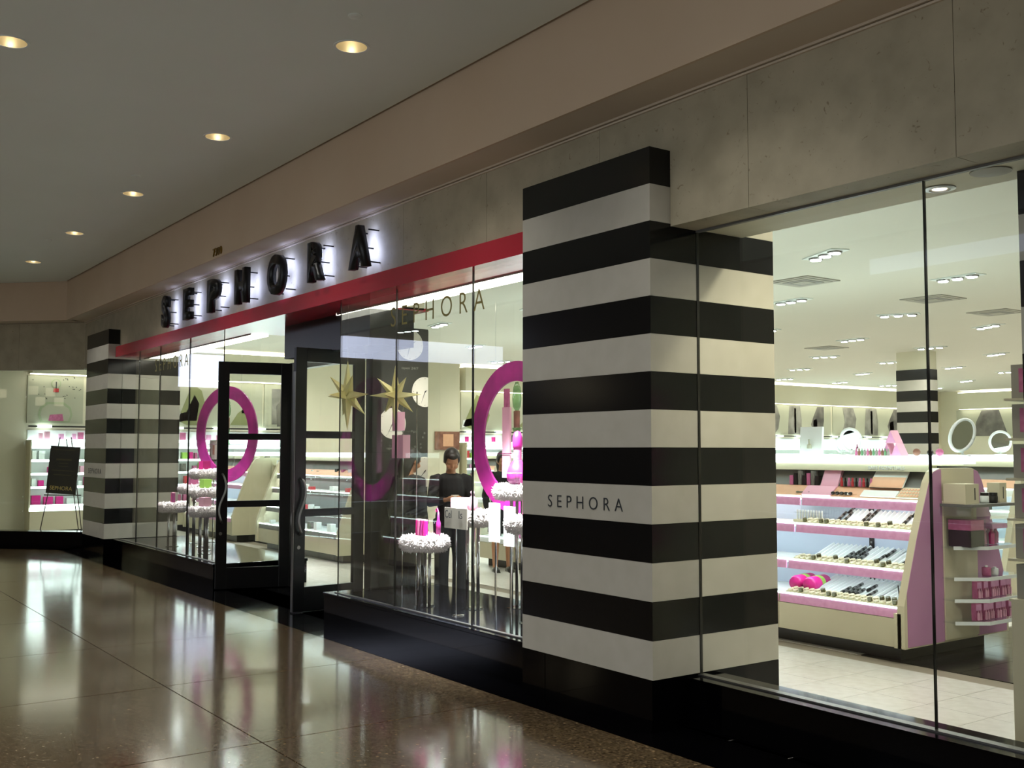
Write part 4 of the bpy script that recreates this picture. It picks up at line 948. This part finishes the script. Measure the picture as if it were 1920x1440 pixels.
# magenta gourd bottle
def gourd(x, y, z, label, s=1):
    t = thing('perfume_bottle', (x, y, z), label, 'bottle')
    MB().lathe([(.05*s, 0), (.085*s, .03*s), (.092*s, .08*s), (.075*s, .14*s), (.042*s, .185*s), (.034*s, .20*s)], n=24).build('bottle', 'magenta', t, smooth=True)
    MB().cyl((0, 0, .20*s), (0, 0, .28*s), .034*s, n=20).build('collar', 'rose', t)
    MB().lathe([(.034*s, .28*s), (.042*s, .32*s), (.042*s, .38*s), (.025*s, .425*s), (.001, .435*s)], n=20).build('stopper', 'magenta', t, smooth=True)
    return t
gourd(-2.64, 1.0, 1.271, 'magenta gourd-shaped bottle on the tallest fur stand inside the big ring', 1.0)
t = thing('glass_dish', (-2.52, .88, 1.272), 'small clear dish with pale rim beside the magenta bottle', 'dish')
MB().lathe([(.001, 0), (.03, 0), (.05, .03), (.058, .09), (.055, .09), (.045, .03), (.02, .01), (.001, .01)], n=20, cap=False).build('bowl', 'acryl', t); MB().lathe([(.06, .088), (.062, .092), (.058, .096), (.056, .09), (.06, .088)], n=20, cap=False).build('rim', 'peach', t)
for k, (x, y, c, l) in enumerate(((-1.98, .62, 'rose', 'pink pouch on the fur stand half hidden by the pier'), (-1.9, .60, 'acid', 'lime pack on the fur stand half hidden by the pier'))):
    carton(x, y, 1.061, .07, .06, .12 if k == 0 else .09, c, l, None)
for k, (x, y, z, c, l) in enumerate(((-9.92, .82, 1.076, 'rose', 'rose pack on the mid-high fur stand, far left bay'), (-8.80, .60, 1.066, 'acid', 'lime and purple pack on the higher fur stand by the door'), (-9.3, .76, 1.291, 'hot', 'hot pink pack on the tallest fur stand, far left bay'), (-8.38, .45, .856, 'palepink', 'pale pink pack on the lower fur stand by the door'))):
    carton(x, y, z, .16, .1, .11, c, l, None)
t = thing('framed_card', (-9.95, 1.12, .28), 'framed grey card on a thin rod behind the stands in the far left bay', 'sign')
MB().box(-.16, .16, -.008, .008, 1.12, 1.40).build('frame', 'chrome', t); MB().box(-.145, .145, -.011, -.008, 1.135, 1.385).build('card', 'vent', t); MB().box(-.03, .05, -.0125, -.011, 1.2, 1.33).build('print', 'brown', t)
MB().cyl((0, 0, 0), (0, 0, 1.12), .008, n=8).build('rod', 'chrome', t); MB().lathe([(.07, 0), (.07, .006), (.01, .012)], n=16).build('foot', 'chrome', t)

# ---------------------------------------------------------------- hanging rings with bottle cut-outs
def ring(x, y, z, label, rz=0):
    t = thing('hanging_ring', (x, y, z), label, 'window decoration', None, rz)
    R1, R0, n = .65, .48, 64; mb = MB(); v = []; f = []
    for i in range(n):
        a = 2*PI*i/n; ct, st_ = math.cos(a), math.sin(a)
        v += [(R1*ct, -.01, R1*st_), (R0*ct*.98, -.01, R0*st_), (R0*ct*.98, .01, R0*st_), (R1*ct, .01, R1*st_)]
    for i in range(n):
        j = (i+1) % n
        for q in range(4): f.append((i*4+q, j*4+q, j*4+(q+1) % 4, i*4+(q+1) % 4))
    mb.add(v, f).build('ring', 'magenta', t)
    for s in (-1, 1): MB().cyl((s*.3, 0, .57), (s*.3, 0, 2.86-z), .0015, n=5).build('wire', 'chrome', t)
    # printed bottle figures fixed inside the ring
    b = MB().lathe([(.02, .22), (.055, .26), (.062, .33), (.05, .42), (.02, .47)], (.02, 0, 0), 20, 1, .35).build('green_stopper', 'greenglass', t, smooth=True)
    MB().lathe([(.04, .08), (.042, .22), (.03, .225)], (.02, 0, 0), 16, 1, .35).build('red_collar', 'brown', t, smooth=True)
    MB().lathe([(.055, -.14), (.04, -.08), (.032, 0), (.05, .06), (.065, .08)], (.02, 0, 0), 16, 1, .35).build('glass_neck', 'greenglass', t, smooth=True)
    MB().lathe([(.09, -.46), (.13, -.38), (.14, -.3), (.10, -.2), (.05, -.14)], (.04, 0, 0), 20, 1, .35).build('glass_body', 'acryl', t, smooth=True)
    MB().box(-.21, -.10, .01, .03, -.35, .26).build('pink_panel', 'palepink', t); MB().box(-.19, -.12, .012, .028, .26, .42).build('pink_cap', 'rose', t)
    MB().cyl((-.4, 0, -.14), (.38, 0, -.14), .003, n=5).build('cross_wire', 'chrome', t)
    return t
ring(-2.96, 1.21, 1.66, 'large magenta ring with bottle figures hanging in the middle window by the pier')
ring(-9.52, 1.13, 1.76, 'large magenta ring with bottle figures hanging in the far left bay', .3)
# ---------------------------------------------------------------- eight-pointed stars
def star(x, y, z, R, label, rot):
    t = thing('hanging_star', (x, y, z), label, 'ornament'); b = bpy.data.objects
    pts = 0
    dirs = [(0, 0, 1), (0, 0, -1), (1, 0, 0), (-1, 0, 0), (.62, -.25, .62), (-.62, -.25, .62), (.6, .25, -.62), (-.6, .25, -.62), (.2, 1, .1), (-.1, -1, 0)]
    Rm = Matrix.Rotation(rot, 3, 'Z')
    for k, d in enumerate(dirs):
        d = (Rm @ Vector(d)).normalized(); a = d.orthogonal().normalized(); c = d.cross(a); L = R*(1.0 if k < 4 else .82 if k < 8 else .6); r = R*.16
        base = d*R*.10; mb = MB()
        v = [base+a*r, base+c*r, base-a*r, base-c*r, d*L, Vector((0, 0, 0))]
        mb.add(v, [(0, 1, 4), (1, 2, 4), (2, 3, 4), (3, 0, 4), (1, 0, 5), (2, 1, 5), (3, 2, 5), (0, 3, 5)]).build('ray', 'starpaper', t)
    MB().cyl((0, 0, R*.9), (0, 0, 2.86-z), .0015, n=5).build('thread', 'chrome', t)
    return t
star(-3.78, .50, 2.03, .27, 'pale gold many-pointed star hanging at the right, near the window lettering', .5)
star(-4.60, .45, 2.06, .33, 'pale gold many-pointed star hanging at the left beside the entrance glass', .15)
# ---------------------------------------------------------------- clock graphic on the dark return wall
cg = thing('clock_graphic', (-5.15, 1.35, 0), 'dark graphic panel with white clock faces left of the two people', 'sign panel')
MB().box(0, .006, -.31, .31, .3, 2.80).build('print_panel', 'panel', cg)
for k, (y, z, hr, mn) in enumerate(((1.437, 2.637, 1.0, 3.4), (1.62, 2.154, .9, 3.5), (1.237, 1.819, .8, 3.6), (1.62, 1.32, .7, 3.9))):
    pts = []
    for i in range(40):
        a = 2*PI*i/40; pts.append((min(y-1.35+.157*math.cos(a), .309), z+.157*math.sin(a)))
    cf = MB().prism(pts, 'x', .006, .010).build('clock_face', 'clock', cg)
    yc = y-1.35
    for ang, L, w_ in ((hr, .085, .009), (mn, .13, .004)):
        dy, dz = math.sin(ang), math.cos(ang); py, pz = dz*w_, -dy*w_
        if yc+dy*L > .3: L *= .4
        MB().prism([(yc-py, z-pz), (yc+py, z+pz), (yc+dy*L, z+dz*L)], 'x', .0102, .012).build('clock_hand', 'inkdark', cf)
    for q in range(12):
        a = q*PI/6; yy, zz = yc+.14*math.sin(a), z+.14*math.cos(a)
        if yy < .3: MB().box(.0102, .0115, yy-.003, yy+.003, zz-.003, zz+.003).build('hour_mark', 'inkdark', cf)
for y, z in ((1.40, 2.375), (1.23, 1.545)): text_obj('graphic_lettering', 'open 24/7', 'vent', .035, .20, .001, cg, (.0065, y-1.35-.06, z), (PI/2, 0, PI/2))
rr = random.Random(5)
for k in range(26):
    y, z = rr.uniform(-.25, .28), rr.uniform(1.55, 1.75)
    MB().prism([(y+.012*math.cos(a), z+.012*math.sin(a)) for a in (0, 1.3, 2.5, 3.8, 5)], 'x', .006, .008).build('petal_print', 'grey', cg)
# small shelves with pink boxes right of the door
t = thing('glass_shelf', (-4.45, .96, 0), 'narrow glass shelf with pink boxes behind the star, beside the entrance', 'shelf')
MB().box(-.14, .14, -.08, .08, 1.72, 1.73).build('shelf', 'acryl', t); MB().box(-.14, .14, -.08, .08, 1.46, 1.47).build('shelf', 'acryl', t)
for x in (-.13, .13): MB().cyl((x, .08, .282), (x, .08, 2.1), .006, n=8).build('upright', 'chrome', t)
carton(-4.51, .95, 1.731, .10, .08, .18, 'palepink', 'single tall pale pink box on the upper glass shelf beside the entrance', None)
carton(-4.52, .95, 1.471, .09, .08, .22, 'palepink', 'left tall pale pink box on the lower glass shelf beside the entrance', None)
carton(-4.40, .95, 1.471, .09, .08, .22, 'palepink', 'right tall pale pink box on the lower glass shelf beside the entrance', None)

# ================================================================== poster on an easel in the corner window
es = thing('poster_easel', DO+DU*.68+Vector((-1, 1, 0))/math.sqrt(2)*.62, 'black poster on a thin three-legged easel in the corner window', 'easel', None, -PI*.75)
def legs(p, q, nm='leg'): return MB().cyl(p, q, .008, n=8).build(nm, 'wood', es)
legs((.42, .06, 0), (.10, 0, 1.75)); legs((-.40, .06, 0), (-.10, 0, 1.75)); legs((0, -.5, 0), (0, -.02, 1.72)); legs((.33, .045, .80), (-.33, .045, .80), 'ledge')
bd = MB().box(-.265, .265, -.008, .008, -.39, .39).build('board', 'postblack', es, (0, .045, 1.21), (.06, -.05, 0))
def btxt(s, h, w_, z, mt='gold'):
    return text_obj('poster_lettering', s, mt, h, w_, .001, bd, (w_/2, .0095, z), (PI/2, 0, PI))
btxt('SEPHORA', .065, .40, -.33, 'gilt')
for z, w_, h in ((.33, .36, .012), (.17, .28, .028), (.11, .16, .012), (.06, .18, .01), (-.01, .40, .012), (-.08, .32, .014)):
    MB().box(-w_/2, w_/2, .008, .009, z-h/2, z+h/2).build('print_line', 'olivecap', bd)

# pendant lanterns over the mall (seen mirrored in the corner glass)
def lantern(x, y, z, label):
    t = thing('pendant_lantern', (x, y, z), label, 'hanging lamp', 'pendant lanterns outside the picture')
    MB().box(-.09, .09, -.09, .09, -.1, .1).build('shade', emat('lantern_shade', 'ffeec4', 1.6), t); MB().cyl((0, 0, .1), (0, 0, 8.5-z), .006, n=6).build('rod', 'cap', t); return t
for k, (x, z) in enumerate(((-12.18, 2.96), (-11.80, 2.93), (-12.02, 2.70), (-11.60, 2.70), (-12.87, 2.86))):
    lantern(x, -9.3, z, 'square glowing pendant lantern over the mall, outside the picture')

# ================================================================== people
def remesh(mb, name, mt, parent, vox=.008, it=3):
    o = mb.build(name, mt, parent)
    r = o.modifiers.new('r', 'REMESH'); r.mode = 'VOXEL'; r.voxel_size = vox
    s_ = o.modifiers.new('s', 'SMOOTH'); s_.iterations = it; s_.factor = .5
    bpy.context.view_layer.update()
    me = bpy.data.meshes.new_from_object(o.evaluated_get(bpy.context.evaluated_depsgraph_get()))
    o.modifiers.clear(); o.data = me; me.shade_smooth(); me.name = name
    return o
def person(loc, rz, label, H=1.55, arms='hold', hair='ponytail', bottom='trousers', coat=False, bow=.45, top='cloth'):
    t = thing('person', loc, label, 'person', None, rz); k = H/1.60
    V = lambda x, y, z: Vector((x*k, y*k, z*k))
    # joints (facing -y)
    sh = [V(s*.165, .0, 1.29) for s in (-1, 1)]
    if arms == 'hold': el = [V(s*.215, -.03, 1.03) for s in (-1, 1)]; wr = [V(s*.07, -.25, 1.08) for s in (-1, 1)]
    elif arms == 'mixed': el = [V(-.23, .02, 1.02), V(.22, -.04, 1.03)]; wr = [V(-.22, -.06, .80), V(.10, -.24, 1.07)]
    else: el = [V(s*.23, .03, 1.02) for s in (-1, 1)]; wr = [V(s*.24, -.02, .80) for s in (-1, 1)]
    hp = [V(s*.085, 0, .86) for s in (-1, 1)]; kn = [V(s*.095, -.015, .47) for s in (-1, 1)]; an = [V(s*.095, .01, .085) for s in (-1, 1)]
    b = MB()
    b.tube([V(0, 0, .80), V(0, 0, .9), V(0, -.005, 1.03), V(0, -.01, 1.18), V(0, -.005, 1.28), V(0, .005, 1.34)], [.13*k, .145*k, .115*k, .13*k, .12*k, .06*k], 16)
    b.ell(V(0, -.005, 1.25), (.165*k, .085*k, .10*k)); b.ell(V(0, 0, .87), (.155*k, .11*k, .10*k))
    hc = V(0, -.03-.03*bow, 1.485-.02*bow)         # head centre
    b.tube([V(0, .01, 1.30), V(0, .0, 1.38), hc+Vector((0, .01, -.04))*k], [.058*k, .05*k, .05*k], 12)
    Rb = Matrix.Rotation(bow, 3, 'X')               # nod forwards (towards -y)
    def hd(x, y, z): return hc+Rb @ (Vector((x, y, z))*k)
    def he(c, r):
        m0 = len(b.v); b.ell((0, 0, 0), r, 16, 11)
        for i in range(m0, len(b.v)): b.v[i] = tuple(hd(c[0]+b.v[i][0]/k*1, c[1]+b.v[i][1]/k*1, c[2]+b.v[i][2]/k*1))
    he((0, 0, .02), (.074, .092, .10)); he((0, -.025, -.045), (.055, .06, .065)); he((0, -.06, -.085), (.028, .025, .02))
    he((0, -.095, -.012), (.011, .014, .024)); he((0, -.101, -.026), (.015, .012, .009))
    for s in (-1, 1): he((s*.076, .01, -.005), (.010, .02, .03)); he((s*.033, -.082, .022), (.024, .012, .008)); he((s*.04, -.07, -.03), (.024, .02, .022))
    he((0, -.083, -.055), (.022, .010, .006)); he((0, -.082, -.064), (.018, .010, .005))
    for i in (0, 1):
        s = -1 if i == 0 else 1
        b.tube([sh[i]+V(-s*.03, 0, 0), sh[i], (sh[i]+el[i])/2, el[i], (el[i]*2+wr[i])/3, (el[i]+wr[i]*2)/3, wr[i]], [.045*k, .05*k, .042*k, .036*k, .036*k, .028*k, .022*k], 12)
        d = (wr[i]-el[i]).normalized(); side = Vector((1, 0, 0)) if abs(d.x) < .8 else Vector((0, 1, 0)); side = (side-d*side.dot(d)).normalized(); nn = d.cross(side)
        b.tube([wr[i], wr[i]+d*.035*k, wr[i]+d*.08*k], [.022*k, .03*k, .032*k], 10)
        for q in range(4):
            o_ = side*(-.027+.018*q)*k; L = (.062, .074, .07, .055)[q]*k; p0 = wr[i]+d*.07*k+o_
            p1 = p0+d*L*.5; p2 = p1+(d*.8+nn*.6*(1 if nn.z < 0 else -1)).normalized()*L*.3; p3 = p2+(d*.3+nn*.95*(1 if nn.z < 0 else -1)).normalized()*L*.25
            b.tube([p0, p1, p2, p3], [.0095*k, .009*k, .0085*k, .007*k], 8)
        p0 = wr[i]+d*.03*k-side*s*.02*k
        b.tube([p0, p0+(d*.6-side*s*.8)*.04*k, p0+(d*1.1-side*s*.9)*.058*k], [.012*k, .011*k, .009*k], 8)
        b.tube([hp[i], (hp[i]+kn[i])/2, kn[i], (kn[i]*2+an[i])/3+V(0, .012, 0), an[i], an[i]+V(0, -.01, -.045)], [.085*k, .07*k, .052*k, .052*k, .034*k, .034*k], 12)
        b.tube([an[i]+V(0, .03, -.05), an[i]+V(0, -.04, -.05), an[i]+V(0, -.13, -.062)], [.032*k, .034*k, .024*k], 10)
    body = remesh(b, 'body', 'skin', t)
    # clothes
    c = MB(); g = .014
    c.tube([V(0, 0, .80), V(0, 0, .9), V(0, -.005, 1.03), V(0, -.01, 1.18), V(0, -.005, 1.28), V(0, .005, 1.325)], [(.135+g)*k, (.15+g)*k, (.12+g)*k, (.135+g)*k, (.122+g)*k, (.072+g)*k], 16)
    c.ell(V(0, -.005, 1.25), (.18*k, .1*k, .105*k))
    if coat: c.tube([V(0, 0, .95), V(0, 0, .7), V(0, .01, .42)], [.17*k, .185*k, .20*k], 18)
    for i in (0, 1):
        s = -1 if i == 0 else 1
        c.tube([sh[i]+V(-s*.04, 0, 0), sh[i], (sh[i]+el[i])/2, el[i], (el[i]+wr[i])/2, (el[i]+wr[i]*5)/6], [.058*k, .064*k, .056*k, .052*k, .046*k, .036*k], 12)
    remesh(c, 'coat' if coat else 'top', top, t, .011, 2)
    p = MB()
    if bottom == 'trousers':
        p.ell(V(0, 0, .86), (.168*k, .124*k, .10*k))
        for i in (0, 1): p.tube([hp[i], (hp[i]+kn[i])/2, kn[i], (kn[i]+an[i])/2, an[i]+V(0, 0, -.035)], [.105*k, .092*k, .078*k, .074*k, .078*k], 14)
        remesh(p, 'trousers', 'denim', t, .011, 2)
    else:
        p.tube([V(0, 0, .93), V(0, 0, .8), V(0, 0, .52)], [.15*k, .175*k, .2*k], 18); remesh(p, 'skirt', 'denim', t, .012, 2)
    for i in (0, 1):
        s_ = MB().tube([an[i]+V(0, .045, -.055), an[i]+V(0, -.04, -.052), an[i]+V(0, -.15, -.062)], [.036*k, .042*k, .03*k], 12)
        s_.box(an[i].x-.035*k, an[i].x+.035*k, an[i].y-.16*k, an[i].y+.06*k, .001, .014)
        s_.build('shoe', 'cap', t, smooth=True)
    # hair
    h = MB(); m0 = 0
    def hh(c_, r):
        n0 = len(h.v); h.ell((0, 0, 0), r, 16, 11)
        for i in range(n0, len(h.v)): h.v[i] = tuple(hd(c_[0]+h.v[i][0]/k, c_[1]+h.v[i][1]/k, c_[2]+h.v[i][2]/k))
    hh((0, .018, .05), (.084, .092, .088)); hh((0, .05, .0), (.072, .065, .09)); hh((0, -.05, .085), (.06, .05, .035))
    for s in (-1, 1): hh((s*.066, -.005, .035), (.022, .05, .06))
    if hair == 'ponytail':
        a0 = hd(0.03, .10, .04); h.tube([a0, a0+V(.03, .05, .0), a0+V(.045, .06, -.08), a0+V(.04, .045, -.17)], [.025*k, .035*k, .032*k, .01*k], 10)
    elif hair == 'long':
        h.tube([hd(0, .05, .03), hd(0, .08, -.08), hd(0, .07, -.2)], [.085*k, .075*k, .045*k], 12)
    remesh(h, 'hair', 'hair', t, .009, 2)
    return t
a_ = math.atan2(-4.05-1.78, 4.3+4.9)        # direction from the pair towards the mall
pp = person((-4.88, 1.78, 0), a_+PI/2+.15, 'woman in black with tied dark hair looking down at her hands', 1.56, 'hold', 'ponytail', bow=.5)
MB().box(-.04, .04, -.30, -.285, 1.03, 1.10).build('held_card', 'clock', pp)
MB().box(.04, .055, -.135, -.128, 1.17, 1.19).build('name_badge', 'white_p', pp)
person((-4.86, 1.27, 0), a_+PI/2+PI*.75, 'person in a long dark coat facing away, left of the woman in black', 1.55, 'down', 'long', coat=True, bow=.25)
person((-6.75, 3.75, 0), 1.2, 'person in a dark skirt whose foot shows behind the fur stands', 1.52, 'mixed', 'long', bottom='skirt', bow=.2)

# shelved end of the cream gondola seen through the left door
er = thing('endcap_rack', (-12.82, 3.2, 0), 'cream shelved rack on the gondola end seen through the left open door', 'shelf rack')
MB().box(0, .012, -.02, .46, .45, 1.36).build('back_plate', 'creamlam', er)
for k, z in enumerate((.50, .82, 1.02, 1.30)):
    MB().box(.012, .24, .0, .44, z-.02, z).build('shelf', 'creamlam', er)
    for q in range(4):
        if (k, q) in ((2, 3), (0, 2)): continue
        c = [['redp', 'white_p', 'cap', 'white_p'], ['white_p', 'palepink', 'acid', 'cap'], ['cap', 'white_p', 'rose', 'white_p'], ['white_p', 'cap', 'white_p', 'cap']][k][q]
        carton(-12.70, 3.26+q*.1, z+.001, .06, .06, .07+.03*((k+q) % 3), c, '%s pack on the %s shelf of the rack behind the left door' % ({'redp': 'red', 'white_p': 'white', 'cap': 'black', 'palepink': 'pink', 'acid': 'lime', 'rose': 'rose'}[c], ['lowest', 'second', 'third', 'top'][k]), 'packs on the rack behind the left door')
